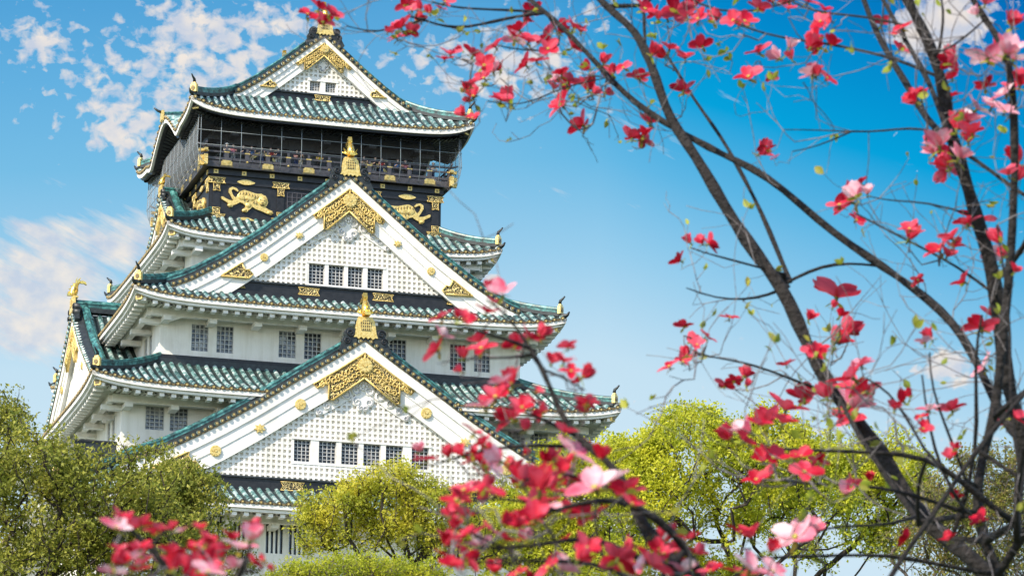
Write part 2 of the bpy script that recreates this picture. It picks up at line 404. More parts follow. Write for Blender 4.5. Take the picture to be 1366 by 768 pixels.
def eave_trim(t, side, T, parent):
    """white fascia boards, rafter ends and ribbed soffit below one eave"""
    a, d, at_, dt_ = side_dims(t, side)
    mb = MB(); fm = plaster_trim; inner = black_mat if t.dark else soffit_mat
    n = 60
    us = [-a+2*a*k/n for k in range(n+1)]
    def zz(u): return surf(t, side, u, 0)
    def band(d0, d1, z0, z1, mat, uend=0.0):
        rows = []
        for u in us:
            e = 1-(uend+ (t_in(d1)))/a
            uu = u*e
            z = zz(u)
            rows.append([T(uu, d1, z+z0), T(uu, d1, z+z1), T(uu, d0, z+z1), T(uu, d0, z+z0)])
        if side == 'F' and t.gap:
            k = sum(1 for u in us if u < -t.gap)
            for part in (rows[:k], rows[-k:]):
                mb.grid(part, mat, closed=True); mb.poly(part[0], mat); mb.poly(part[-1], mat)
            return
        mb.grid(rows, mat, closed=True)
        for r in (rows[0], rows[-1]):
            mb.poly(r, mat)
    t_in = lambda d1: (d-d1)
    band(d-.45, d-.03, -.40 if not t.dark else -.46, -.12, fm)
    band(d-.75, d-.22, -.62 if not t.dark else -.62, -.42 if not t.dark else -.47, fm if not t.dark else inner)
    # rafter ends
    step = 0.84 if not t.dark else 0.55
    m = int((2*a-1.6)/step)
    for k in range(m+1):
        u = -a+0.8+(2*a-1.6)*k/m
        z = zz(u)
        if side == 'F' and abs(u) < t.gap: continue
        if t.dark: mb.box(T, (u-.09, u+.09), (d-1.2, d-.30), (z-.60, z-.43), inner)
        else: mb.box(T, (u-.17, u+.17), (d-1.1, d-.40), (z-.88, z-.64), fm)
    # second row board behind the rafter ends
    # soffit: corrugated rafters rising to the wall
    wall = dt_ + t.over
    nr = int(2*a/.36); rows = []
    us2 = []
    for k in range(nr):
        u0 = -a+.5+(2*a-1)*k/nr; w = (2*a-1)/nr
        us2 += [(u0, 0), (u0+w*.38, 0), (u0+w*.40, -.14), (u0+w*.98, -.14)]
    for s in (0, .33, .66, 1.0):
        row = []
        for u, o in us2:
            dd0 = d-.5 if not (side == 'F' and abs(u) < t.gap) else 19.6; dd1 = t.wd if side in 'FB' else t.wa
            aw = t.wa if side in 'FB' else t.wd
            smax = 1 if abs(u) <= aw else max(0.0, (a-abs(u))/(a-aw))
            ss = s*smax
            dd = dd0+(dd1-dd0)*ss
            z = zz(u)*(1-ss)+ (t.z)*ss
            row.append(T(u, dd, z-.62+o+ .45*ss))
        rows.append(row)
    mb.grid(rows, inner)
    # long beam parallel to the wall with bracket blocks
    aw = t.wa if side in 'FB' else t.wd; dw = t.wd if side in 'FB' else t.wa
    bm_ = plaster_trim if not t.dark else black_mat
    mb.box(T, (-aw-.9, aw+.9), (dw+.75, dw+1.15), (t.z-.95, t.z-.40), bm_)
    kk = max(3, int(2*aw/3.2))
    for k in range(kk+1):
        u = -aw+.25+(2*aw-.5)*k/kk
        mb.box(T, (u-.28, u+.28), (dw-.1, dw+1.45), (t.z-1.30, t.z-.955), bm_)
    mb.build('eaves', parent)
def hip_ridges(t, parent, skip=()):
    for sx in (-1, 1):
        for sy in (-1, 1):
            mb = MB(); n = 14; line = []
            for i in range(n+1):
                s = 0.07+0.93*i/n
                x = (t.a+(t.at-t.a)*s)*sx; y = (t.d+(t.dt-t.d)*s)*sy
                line.append(Vector((x, y, surf(t, 'F', abs(x), s))))
            sweep_ridge(mb, line, 0.34, 0.60, 0.55)
            # hooked corner tile running out to the tip
            tip = Vector((t.a*sx, t.d*sy, surf(t, 'F', t.a, 0)))
            dr = Vector((sx, sy, 0)).normalized()
            mb.tube([line[1]+Vector((0,0,.15)), line[0]+Vector((0,0,.12)), tip+Vector((0,0,.12)), tip+dr*.10+Vector((0,0,.20)), tip+dr*.24+Vector((0,0,.40))], [.18,.18,.15,.11,.05], ridge_dark, 7)
            o = mb.build('hip_ridge', parent)
            # gilt plate and dark hook at the ridge end
            g = MB(); c = line[0]+Vector((0,0,.50)); side = Vector((-dr.y, dr.x, 0)); up = Vector((0,0,1))
            g.obox(c+dr*.05, (dr, side, up), (.12,.27,.30), gold_mat); g.obox(c+dr*.05+up*.34, (dr, side, up), (.10,.16,.10), gold_mat)
            g.tube([c+dr*.16, c+dr*.22], .17, gold_dull, 10)
            g.tube([c+up*.5, c+up*.72+dr*.05, c+up*.85+dr*.25, c+up*1.02+dr*.42], [.13,.11,.08,.05], ridge_dark, 6)
            g.build('ridge_end_plate', o)
            # gilt sheathed hip rafter end below the tip
            b = MB(); q = tip-dr*.95+Vector((0,0,-.78 if not t.dark else -.70))
            b.obox(q, (dr, side, up), (.30,.26,.26), gold_mat); b.obox(q+dr*.31, (dr, side, up), (.03,.17,.17), gold_dull)
            q2 = tip-dr*2.6+Vector((0,0,-.75)); 
            b.obox(q2, (dr, side, up), (1.4,.22,.22), plaster_trim if not t.dark else black_mat)
            b.build('rafter_end', parent)
def sweep_ridge(mb, line, w, h, base):
    """courses of ridge tiles swept along a line: dark base courses, green courses, round cap"""
    prof = [(-w*.62, .0), (-w*.62, h*.44), (-w*.5, h*.44), (-w*.5, h*.80), (-w*.62, h*.80), (-w*.62, h*.92), (-w*.38, h*.95), (-w*.30, h*1.12), (0, h*1.22),
            (w*.30, h*1.12), (w*.38, h*.95), (w*.62, h*.92), (w*.62, h*.80), (w*.5, h*.80), (w*.5, h*.44), (w*.62, h*.44), (w*.62, .0)]
    rows = []
    k = len(line)
    for i in range(k):
        tt = line[min(i+1, k-1)]-line[max(i-1, 0)]; tt.z = 0; tt.normalize()
        sd = Vector((-tt.y, tt.x, 0))
        rows.append([line[i]+sd*a+Vector((0,0,b)) for a, b in prof])
    m = len(prof)
    mb.grid(rows, ridge_mat, matf=lambda i, j: ridge_dark if j in (0, 1, m-3, m-2) else ridge_mat)
    mb.poly(rows[0][::-1], ridge_dark); mb.poly(rows[-1], ridge_dark)

# tiers, top to bottom.  a,d: eave half widths; at,dt: where the slope meets the storey above
T5 = tier(11.05, 10.55, 6.75, 6.4, 74.55, 2.75, 0.95, dark=True, kara=True)
T4 = tier(12.85, 12.05, 8.9, 8.5, 64.55, 2.25, 0.70)
T3 = tier(16.15, 17.55, 10.5, 11.9, 58.05, 3.3, 0.75)
T2 = tier(19.4, 20.45, 13.5, 14.3, 50.95, 3.05, 0.75)
T1 = tier(22.5, 24.0, 16.6, 16.9, 42.3, 3.7, 0.8)
T2.gap = 6.4
walls_dims = {5:(7.4,7.0), 4:(10.5,9.9), 3:(13.55,14.35), 2:(16.6,16.95), 1:(19.8,20.6)}
for t, k in ((T5,5),(T4,4),(T3,3),(T2,2),(T1,1)):
    t.wa, t.wd = walls_dims[k]; t.over = 0
roofs = []
for t, nm in ((T5,'topmost'),(T4,'fourth'),(T3,'third'),(T2,'second'),(T1,'lowest')):
    e = empty('roof'); e.parent = castle; roofs.append(e); t.root = e
    for s, T in SIDES:
        roof_tiles(t, s, T, e); eave_trim(t, s, T, e)
    # ridges are sub-parts of the roof; their plates live on the castle so that nesting stays shallow
    hip_ridges(t, e)
for o in list(bpy.data.objects):
    if o.name.startswith('ridge_end_plate'): o.parent = o.parent.parent

# ---- walls with openings
def wall_face(mb, T, u0, u1, z0, z1, d, wins, mat, depth=0.28):
    us = sorted(set([u0, u1]+[x for w in wins for x in (w[0], w[1])]))
    zs = sorted(set([z0, z1]+[x for w in wins for x in (w[2], w[3])]))
    for a, b in zip(us, us[1:]):
        for c, e in zip(zs, zs[1:]):
            um, zm = (a+b)/2, (c+e)/2
            if any(w[0] < um < w[1] and w[2] < zm < w[3] for w in wins): continue
            mb.poly([T(a,d,c), T(b,d,c), T(b,d,e), T(a,d,e)], mat)
    for w in wins:
        a, b, c, e = w[:4]; di = d-depth
        mb.poly([T(a,d,c), T(a,d,e), T(a,di,e), T(a,di,c)], mat); mb.poly([T(b,d,c), T(b,di,c), T(b,di,e), T(b,d,e)], mat)
        mb.poly([T(a,d,c), T(a,di,c), T(b,di,c), T(b,d,c)], mat); mb.poly([T(a,d,e), T(b,d,e), T(b,di,e), T(a,di,e)], mat)
def window(T, u0, u1, z0, z1, d, nx, nz, dark=False, parent=None, thick=.035, barmat=None, depth=0.24, gap=.13):
    fr = MB(); bmz = barmat or bar_mat
    fw = .05
    da, db = d-depth+gap-.05, d-depth+gap+.03
    for a, b, c, e in ((u0,u0+fw,z0,z1),(u1-fw,u1,z0,z1),(u0+fw,u1-fw,z0,z0+fw),(u0+fw,u1-fw,z1-fw,z1)):
        fr.box(T, (a,b), (da,db), (c,e), bmz)
    for k in range(1, nx):
        u = u0+(u1-u0)*k/nx; fr.box(T, (u-thick, u+thick), (da,db-.01), (z0+fw,z1-fw), bmz)
    for k in range(1, nz):
        z = z0+(z1-z0)*k/nz; fr.box(T, (u0+fw,u1-fw), (da+.01,db-.02), (z-thick*.8, z+thick*.8), bmz)
    o = fr.build('window', parent)
    p = MB(); p.poly([T(u0,d-depth,z0), T(u1,d-depth,z0), T(u1,d-depth,z1), T(u0,d-depth,z1)], glass_dark if dark else glass_mat)
    p.build('pane', o)
    return o
def storey(k, z0, z1, front, sidew, depth=.28, nx=4, nz=6, darks=(), bars=False):
    a, d = walls_dims[k]
    for s, T in SIDES:
        hw, dd = (a, d) if s in 'FB' else (d, a)
        wins = front if s in 'FB' else sidew
        mb = MB(); wall_face(mb, T, -hw, hw, z0, z1, dd, wins, plaster, depth)
        # thin reveal mouldings proud of the wall round each pair
        w = mb.build('wall', castle)
        if s in 'FW':
            for i, (x0, x1, c, e) in enumerate(wins):
                if bars:
                    window(T, x0, x1, c, e, dd, 4, 1, True, castle, thick=.075, barmat=plaster_trim, gap=.2)
                else: window(T, x0, x1, c, e, dd, nx, nz, (i in darks and s == 'F'), castle)
def mirror(ws): return sorted(ws+[(-b,-a,c,e) for a, b, c, e in ws])
w3 = mirror([(-11.25,-10.0,54.95,56.95),(-9.4,-8.15,54.95,56.95),(-4.8,-3.5,54.95,56.95),(-2.9,-1.62,54.95,56.95)])
storey(3, 53.0, 58.2, w3, mirror([(-11.4,-10.2,54.9,56.9),(-9.6,-8.4,54.9,56.9)]), darks=(3,4,5,6))
w2 = mirror([(-14.9,-13.55,48.4,50.1),(-13.15,-11.85,48.4,50.1)])
storey(2, 43.0, 51.0, w2, mirror([(-14.4,-13.3,48.0,49.8),(-12.6,-11.5,48.0,49.8)]))
w1 = mirror([(-6.9,-5.6,39.4,41.55),(-5.25,-3.95,39.4,41.55),(-11.0,-9.8,39.4,41.55),(-9.5,-8.3,39.4,41.55),(-15.6,-14.3,39.4,41.55),(-13.9,-12.6,39.4,41.55)])
storey(1, 33.0, 42.5, w1, w1, bars=True)
w4 = mirror([(-8.2,-6.9,63.0,64.1),(-6.4,-5.1,63.0,64.1)])
storey(4, 59.5, 64.7, w4, mirror([(-7.4,-6.4,62.6,64.0)]), nz=3)
# plaster shade plate over each wall head
mb = MB()
for z, (a, d) in ((42.5, (19.8,20.6)), (51.0,(16.6,16.95)), (58.2,(13.55,14.35)), (64.7,(10.5,9.9))):
    mb.box(FT, (-a,a), (-d,d), (z-.02, z+.05), plaster)
mb.build('wall_plate', castle)
# dark flashing courses where a roof meets the storey above
for (a, d, z, h, pr) in ((13.55,14.35,53.85,.66,.34),(10.5,9.9,61.0,.5,.3),(16.6,16.95,45.7,.6,.3)):
    mb = MB()
    for s, T in SIDES:
        hw, dd = (a, d) if s in 'FB' else (d, a)
        mb.box(T, (-hw-pr*.99, hw+pr*.99) if s in 'FB' else (-hw, hw), (dd-.02, dd+pr), (z-.6, z+h*.55), ridge_dark)
        mb.box(T, (-hw-pr*.6, hw+pr*.6) if s in 'FB' else (-hw, hw), (dd-.02, dd+pr*.62), (z+h*.55+.004, z+h), black_mat)
    mb.build('flashing', castle)

# ---- gables
def rosette(parent, T, u, d, z, r, crest=False):
    mb = MB(); n = 12
    c = T(u, d, z)
    if crest:
        pts = []
        for k in range(14):
            an = 2*pi*k/14+pi/2; rr = r*(1.1 if k % 2 == 0 else .62); pts.append((u+rr*cos(an)*1.1, z+rr*sin(an)*.9))
        mb.prism(T, pts, d, d+.12, gold_mat)
        mb.prism(T, [(u+.4*r*cos(2*pi*k/8), z+.4*r*sin(2*pi*k/8)) for k in range(8)], d+.12, d+.17, gold_mat)
    else:
        mb.prism(T, [(u+r*cos(2*pi*k/24), z+r*sin(2*pi*k/24)) for k in range(24)], d, d+.08, gold_mat)
        for k in range(n):
            an = 2*pi*k/n; ca, sa = cos(an), sin(an); w = r*.19
            pts = [(u+r*.3*ca-w*.5*sa, z+r*.3*sa+w*.5*ca), (u+r*.3*ca+w*.5*sa, z+r*.3*sa-w*.5*ca), (u+r*.82*ca+w*sa, z+r*.82*sa-w*ca), (u+r*.97*ca, z+r*.97*sa), (u+r*.82*ca-w*sa, z+r*.82*sa+w*ca)]
            mb.prism(T, pts, d+.08, d+.13, gold_mat)
        mb.prism(T, [(u+.24*r*cos(2*pi*k/10), z+.24*r*sin(2*pi*k/10)) for k in range(10)], d+.08, d+.17, gold_mat)
    return mb.build('gold_rosette', parent)
def spiral(c, r, turns, a0, cw=1, n=22):
    return [(c[0]+r*(1-.82*i/n)*cos(a0+cw*2*pi*turns*i/n), c[1]+r*(1-.82*i/n)*sin(a0+cw*2*pi*turns*i/n)) for i in range(n+1)]
def shachi(parent, T, u, d, z, s=1.0, out=1):
    """gold tiger-headed carp: head down on the ridge, tail curling up and inwards"""
    mb = MB()
    P = lambda du, dd, dz: T(u+du*s, d+dd*s*out, z+dz*s)
    spine = [(.30,.12,.36),(.22,.30,.42),(.14,.62,.42),(.06,.92,.34),(-.06,1.20,.24),(-.26,1.42,.17),(-.50,1.50,.12),(-.66,1.44,.07)]
    rows = []
    for k, (o, zz, r) in enumerate(spine):
        o2, z2, _ = spine[min(k+1, len(spine)-1)]; o1, z1, _ = spine[max(k-1, 0)]
        tx, tz = o2-o1, z2-z1; l = sqrt(tx*tx+tz*tz); tx/=l; tz/=l
        rows.append([P(r*.85*cos(2*pi*j/10), o-tz*r*sin(2*pi*j/10), zz+tx*r*sin(2*pi*j/10)*1.0) for j in range(10)])
    b = mb.grid(rows, gold_bright, closed=True, smooth=True)
    mb.face([b+j for j in range(10)], gold_bright)
    # snout, brow, gaping jaw
    mb.obox(P(0,.52,.18), (Vector(T(1,0,0))-Vector(T(0,0,0)), Vector(T(0,1,0))-Vector(T(0,0,0)), Vector((0,0,1))), (.22*s,.26*s,.12*s), gold_bright)
    mb.ball(P(.17,.52,.42), .10*s, gold_bright); mb.ball(P(-.17,.52,.42), .10*s, gold_bright)
    for sg in (-1, 1):      # side fins
        q = [P(sg*.30,.25,.45), P(sg*.62,.12,.85), P(sg*.52,.05,.55), P(sg*.66,-.02,.42), P(sg*.30,.10,.25)]
        q2 = [tuple(Vector(p)+Vector((0,0,.0))+Vector(T(0,-.05,0))-Vector(T(0,0,0))) for p in q]
        mb.poly(q, gold_bright); mb.poly(q2[::-1], gold_bright)
    # dorsal spikes
    for (o, zz, r) in spine[1:-2]:
        p0 = (o+r*.95, zz+r*.1)
        mb.prism(lambda a, b2, c: P(b2, a, c), [(p0[0]-.06, p0[1]-.10), (p0[0]+.14, p0[1]+.10), (p0[0]-.06, p0[1]+.12)], -.03, .03, gold_bright)
    # forked tail fan, seen from the side as two horns
    for (pts) in ([(-.05,1.28),(.02,1.62),(-.14,1.95),(-.10,1.62),(-.25,1.50)], [(-.30,1.45),(-.60,1.62),(-.95,1.50),(-1.05,1.22),(-.80,1.34),(-.50,1.34)], [(-.12,1.35),(-.22,1.70),(-.48,1.92),(-.36,1.62),(-.38,1.42)]):
        mb.prism(lambda a, b2, c: P(b2, a, c), pts, -.16, .16, gold_bright)
    return mb.build('shachi_finial', parent)
def ridge_plate(parent, T, u, d, z, s=1.0):
    """bell shaped gilt plate on the gable peak with black scrolls at its sides"""
    mb = MB()
    pts = [(-.80,0),(-.62,.02),(-.46,-.10),(-.30,.05),(-.15,-.08),(0,.06),(.15,-.08),(.30,.05),(.46,-.10),(.62,.02),(.80,0),(.70,.25),(.62,.8),(.55,1.15),(.35,1.30),(-.35,1.30),(-.55,1.15),(-.62,.8),(-.70,.25)]
    mb.prism(T, [(u+a*s, z+b*s) for a, b in pts], d-.25*s, d+.02, gold_mat)
    mb.prism(T, [(u+a*s, z+b*s) for a, b in [(-.30,.45),(.30,.45),(.36,1.0),(.2,1.13),(-.2,1.13),(-.36,1.0)]], d+.02, d+.03, ridge_dark)
    for k in range(-2, 3):
        mb.box(T, (u+(k*.13-.025)*s, u+(k*.13+.025)*s), (d+.03, d+.07), (z+.47*s, z+1.10*s), gold_mat)
    for k in range(3):
        mb.box(T, (u-.33*s, u+.33*s), (d+.03, d+.065), (z+(.60+k*.2)*s, z+(.65+k*.2)*s), gold_mat)
    mb.box(T, (u-.45*s, u+.45*s), (d-.5*s, d-.05), (z+1.25*s, z+1.38*s), gold_mat)
    o = mb.build('gold_ridge_plate', parent)
    for sg in (-1, 1):
        sc = MB()
        for (cu, cz, r) in ((1.02,.28,.34),(1.22,-.22,.30)):
            pts = [T(u+sg*(cu*s)+r*s*cos(2*pi*k/12), dd, z+cz*s+r*s*sin(2*pi*k/12)) for dd in (d-.5*s, d-.02) for k in range(12)]
            b = len(sc.v); sc.v += [tuple(p) for p in pts]
            for k in range(12): sc.face((b+k, b+(k+1)%12, b+12+(k+1)%12, b+12+k), ridge_dark, True)
            sc.face([b+12+k for k in range(12)], ridge_dark)
            sp = spiral((u+sg*cu*s, z+cz*s), r*s*.8, 1.3, 0, sg, 14)
            sc.tube([T(a, d+.02, b2) for a, b2 in sp], .045*s, black_mat, 5)
        sc.prism(T, [(u+sg*.55*s, z-.25*s), (u+sg*1.5*s, z-1.15*s), (u+sg*1.75*s, z-.85*s), (u+sg*1.35*s, z-.1*s), (u+sg*.9*s, z+.5*s), (u+sg*.55*s, z+.6*s)][::sg], d-.45*s, d-.06, ridge_dark)
        sc.build('scroll_tile', parent)
    return o
def gable(T, tab, uf, dv, back, off, bandz, windows=None, pitch=.38, finial=1.0, apex_orn=None, band=True, wnx=4, scrolls=True, hooks=1.3, ridge_h=.62, board=(.62,.30)):
    """triangular gable: tab gives the height of the barge board's upper edge at lateral distance u,
       uf foot, dv plane of the board, back how far inwards its roof runs, off height from board top to lattice edge"""
    G = empty('gable'); G.parent = castle
    c = lambda u: interp(tab, u)
    N = 26
    def strip(off0, off1, d0, d1, mat, ue=uf, name=None, mb=None, end=True):
        m = mb or MB()
        for sg in (-1, 1):
            rows = []
            for i in range(N+1):
                u = ue*i/N
                z = c(u)
                rows.append([T(sg*u, d1, z-off0), T(sg*u, d1, z-off1), T(sg*u, d0, z-off1), T(sg*u, d0, z-off0)])
            m.grid(rows, mat, closed=True, flip=(sg > 0))
            m.poly(rows[-1], mat)
        return m
    # pediment panel and lattice
    lat = MB(); dl = dv-.62
    cin = lambda u: c(u)-off+.25
    uin = max(u for u in [uf*k/200 for k in range(201)] if cin(u) > bandz)
    poly = [(-uin, bandz)]+[(uin*2*k/24-uin, cin(uin*2*k/24-uin)) for k in range(1, 24)]+[(uin, bandz)]
    wins = windows or []
    # back panel made of columns so that openings can be left out
    us = sorted(set([-uin+2*uin*k/60 for k in range(61)]+[x for w in wins for x in (w[0]-.0, w[1])]))
    for a, b in zip(us, us[1:]):
        um = (a+b)/2; segs = [(bandz, None)]
        hit = [w for w in wins if w[0] < um < w[1]]
        if hit:
            w = hit[0]
            lat.poly([T(a,dl,bandz), T(b,dl,bandz), T(b,dl,w[2]), T(a,dl,w[2])], plaster)
            lat.poly([T(a,dl,w[3]), T(b,dl,w[3]), T(b,dl,cin(b)), T(a,dl,cin(a))], plaster)
        else:
            lat.poly([T(a,dl,bandz), T(b,dl,bandz), T(b,dl,cin(b)), T(a,dl,cin(a))], plaster)
    for w in wins:
        a, b, z0, z1 = w; di = dl-.35; dd = dl+.12
        for q in ([T(a,dd,z0),T(a,dd,z1),T(a,di,z1),T(a,di,z0)], [T(b,dd,z0),T(b,di,z0),T(b,di,z1),T(b,dd,z1)], [T(a,dd,z0),T(a,di,z0),T(b,di,z0),T(b,dd,z0)], [T(a,dd,z1),T(b,dd,z1),T(b,di,z1),T(a,di,z1)]):
            lat.poly(q, plaster)
    sw = pitch*.215; th = .17
    blocked = lambda u, z: any(w[0]-.16 < u < w[1]+.16 and w[2]-.16 < z < w[3]+.16 for w in wins)
    nu = int(uin/pitch)
    for k in range(-nu, nu+1):
        u = k*pitch; top = min(cin(u-sw), cin(u+sw))-.02
        if top <= bandz+.15: continue
        hit = [w for w in wins if w[0]-.16 < u < w[1]+.16]
        if wins and min(w[0] for w in wins)-.16 < u < max(w[1] for w in wins)+.16:
            lo, hi = wins[0][2]-.18, wins[0][3]+.14
            lat.box(T, (u-sw,u+sw), (dl,dl+th), (bandz,lo), plaster_trim); 
            if top > hi: lat.box(T, (u-sw,u+sw), (dl,dl+th), (hi,top), plaster_trim)
        else: lat.box(T, (u-sw,u+sw), (dl,dl+th), (bandz,top), plaster_trim)
    z = bandz+pitch*.5
    while z < c(0)-off-.2:
        uu = max([x for x in [uin*k/200 for k in range(201)] if cin(x) > z+sw]+[0])
        if uu > .2:
            segs = [(-uu, uu)]
            if wins and wins[0][2]-.2 < z < wins[0][3]+.18:
                segs = [(-uu, wins[0][0]-.16), (wins[-1][1]+.16, uu)]
            for a, b in segs:
                if b > a: lat.box(T, (a,b), (dl,dl+th-.012), (z-sw,z+sw), plaster_trim)
        z += pitch
    if wins:       # surround: sill, head and mullions
        a, b, z0, z1 = wins[0][0], wins[-1][1], wins[0][2], wins[0][3]
        lat.box(T, (a-.2,b+.2), (dl,dl+.2), (z0-.2,z0), plaster_trim); lat.box(T, (a-.2,b+.2), (dl,dl+.2), (z1,z1+.15), plaster_trim)
        edges = [a-.2]+[x for w in wins for x in (w[0], w[1])]+[b+.2]
        for k in range(0, len(edges), 2): lat.box(T, (edges[k], edges[k+1]), (dl,dl+.155), (z0,z1), plaster_trim)
    lo = lat.build('lattice_pediment', G)
    for i, w in enumerate(wins): window(T, w[0], w[1], w[2], w[3], dl+.1, wnx, 6, True, G, thick=.03, barmat=bar_mat, depth=.3, gap=.14)
    # barge boards: outer narrow board, inner wide board
    b1, b2 = board
    m = strip(0.0, off*b1*.55, dv-.30, dv, plaster_trim)
    strip(off*b1*.55+.004, off*.62, dv-.34, dv-.10, plaster_trim, mb=m)
    strip(off*.62+.004, off, dv-.44, dv-.16, plaster_trim, mb=m)
    m.build('barge_board', G)
    g = strip(-.09, -.003, dv-.25, dv+.05, gold_dull); g.build('gilt_edging', G)
    # verge tiles: short rows whose round ends face outwards
    vt = MB()
    for sg in (-1, 1):
        L = 0; u = .0; step = .47
        prev = (0, c(0)); acc = 0; pts = []
        for i in range(1, 401):
            uu = uf*i/400; p = (uu, c(uu)); acc += math.hypot(p[0]-prev[0], p[1]-prev[1]); prev = p
            if acc >= step: acc -= step; pts.append(p)
        for (uu, zz) in pts:
            R = .15
            b = len(vt.v)
            for dd in (dv-.55, dv+.20):
                for q in range(8): vt.v.append(tuple(T(sg*uu+R*cos(2*pi*q/8), dd, zz+.24+R*sin(2*pi*q/8))))
            for q in range(8): vt.face((b+q, b+(q+1)%8, b+8+(q+1)%8, b+8+q), tile_mat, True)
            vt.face([b+8+q for q in range(8)], gold_dull)
            vt.box(T, (sg*uu-.04, sg*uu+.04), (dv+.20, dv+.225), (zz+.20, zz+.28), gold_mat)
        rows = []
        for i in range(N+1):
            u = uf*i/N; zz = c(u)
            rows.append([T(sg*u, dv+.05, zz+.10), T(sg*u, dv+.05, zz+.34), T(sg*u, dv-.6, zz+.62), T(sg*u, dv-.6, zz+.10)])
        vt.grid(rows, ridge_dark, closed=True)
    vt.build('verge_tiles', G)
    # descending ridge behind the verge
    for sg in (-1, 1):
        r = MB(); line = []
        for i in range(N+1):
            u = .25+(uf*1.0+.15-.25)*i/N; line.append(Vector(T(sg*u, dv-.85, c(u)+.44)))
        sweep_ridge(r, line, .46, ridge_h, 0); r.build('verge_ridge', G)
    # curved roof slopes with tile rows
    for sg in (-1, 1):
        rt = MB(); P = PITCH_T; length = back; n = max(2, int(length/P)); P = length/n
        ph = [0, .24, .26, .38, .5, .62, .74, .76]
        rows = []
        for i in range(15):
            u = (uf+.3)*i/14; row = []
            for k in range(n):
                for p in ph:
                    q = 1-((p-.5)/.25)**2; h = .15*sqrt(q) if q > 0 else 0
                    row.append(T(sg*u, dv-.3-(k+p)*P, c(u)+.12+h))
            row.append(T(sg*u, dv-.3-length, c(u)+.12)); rows.append(row)
        rt.grid(rows, tile_mat, smooth=True, matf=lambda i, j: tile_flat if j % 8 in (0, 7) else tile_mat)
        # closed underside
        rows = []
        for i in range(15):
            u = (uf+.3)*i/14; rows.append([T(sg*u, dv-.3, c(u)-.12), T(sg*u, dv-.3-length, c(u)-.12)])
        rt.grid(rows, plaster)
        rt.build('gable_slope', G)
    # main ridge
    r = MB(); zr = c(0)+.25
    sweep_ridge(r, [Vector(T(0, dv-.15-back*i/8, zr)) for i in range(9)], .62, ridge_h*1.35, 0); r.build('main_ridge', G)
    zt = c(0)
    if finial:
        ridge_plate(castle, T, 0, dv+.16, zt+.12*finial+.1, finial)
        shachi(castle, T, 0, dv-.12, zt+.22+1.38*finial, finial*.86)
    # gilt chevron with openwork under the peak
    s = off/2.6
    ch = MB(); lw = 3.7*s*1.0; li = 2.35*s
    if apex_orn: lw, li = apex_orn
    top = lambda u: c(u)-off*b1*.55-.06
    up = [(-lw+2*lw*k/24) for k in range(25)]
    dd = dv+.02
    drop = lambda u: 0
    # upper edge follows the board, lower edge stepped
    outline = [(u, top(u)) for u in up]
    zi = top(0)-off*.70
    sl = (c(0)-c(li))/li
    low = [(lw*.93, top(lw)-.28*s), (lw*.80, top(lw*.8)-.38*s), (lw*.74, top(lw*.74)-.62*s), (li*1.08, top(li)-.62*s), (li*1.08, zi-sl*li*.95-.12), (li*.97, zi-sl*li-.1), (0, zi), (-li*.97, zi-sl*li-.1), (-li*1.08, zi-sl*li*.95-.12), (-li*1.08, top(li)-.62*s), (-lw*.74, top(lw*.74)-.62*s), (-lw*.80, top(lw*.8)-.38*s), (-lw*.93, top(lw)-.28*s)]
    # build as triangulated halves so the concave outline fills properly
    for sg in (-1, 1):
        half = [(0, top(0))]+[(sg*lw*k/8, top(lw*k/8)) for k in range(1, 9)]+[(sg*abs(a), b) for a, b in low[:7]]
        if sg > 0: half = half[::-1]
        ch.prism(T, half, dv-.12, dd, lace_mat, gold_mat)
        edge = [T(a, dd+.01, b) for a, b in half]
        ch.tube(edge+[edge[0]], .055*s+.02, gold_mat, 5)
        # curling stems on the plate
        rr = random.Random(5)
        for k in range(13):
            uu = lw*(.06+.86*k/13); zz = top(uu)-(.32+(.30 if uu < li else 0))*s-.05
            ch.tube([T(sg*a, dd+.03, b) for a, b in spiral((uu, zz), .26*s, 1.1, rr.uniform(0, 6), rr.choice((-1,1)), 12)], .035*s+.012, gold_mat, 4)
            if uu < li:
                ch.tube([T(sg*a, dd+.03, b) for a, b in spiral((uu, zz-.60*s), .24*s, 1.1, rr.uniform(0, 6), rr.choice((-1,1)), 12)], .035*s+.012, gold_mat, 4)
    ch.build('gold_chevron', G)
    rosette(G, T, 0, dd+.03, top(0)-off*.36, .50*s+.04)
    # gilt corner pieces at the feet of the boards
    uft = uin+1.0*s
    for sg in (-1, 1):
        ft = MB(); z0 = bandz+.06
        u1 = uin-.35*s; tp = lambda u: c(u)-off*b1*.5-.05
        u2 = max([u for u in [uf*k/300 for k in range(301)] if tp(u) > z0+.12]+[u1+2*s])
        pts = [(sg*u1, z0+.30*s), (sg*(u1+.35*s), z0+.66*s), (sg*(u1+.62*s), z0+.60*s), (sg*(u1+.85*s), z0+1.02*s), (sg*(u1+.80*s), tp(u1+.8*s)-.05)]
        for k in range(5):
            uu = u1+1.0*s+(u2-u1-1.0*s)*k/4; pts.append((sg*uu, tp(uu)))
        pts += [(sg*(u2+.2), z0-.02), (sg*(u1+.3*s), z0-.02)]
        zlow = [(a, b) for a, b in pts]
        if sg > 0: zlow = zlow[::-1]
        ft.prism(T, zlow, dv-.12, dv+.02, lace_mat, gold_mat)
        ft.tube([T(a, dv+.03, b) for a, b in zlow+[zlow[0]]], .05*s+.02, gold_mat, 5)
        ft.build('gold_corner_piece', G)
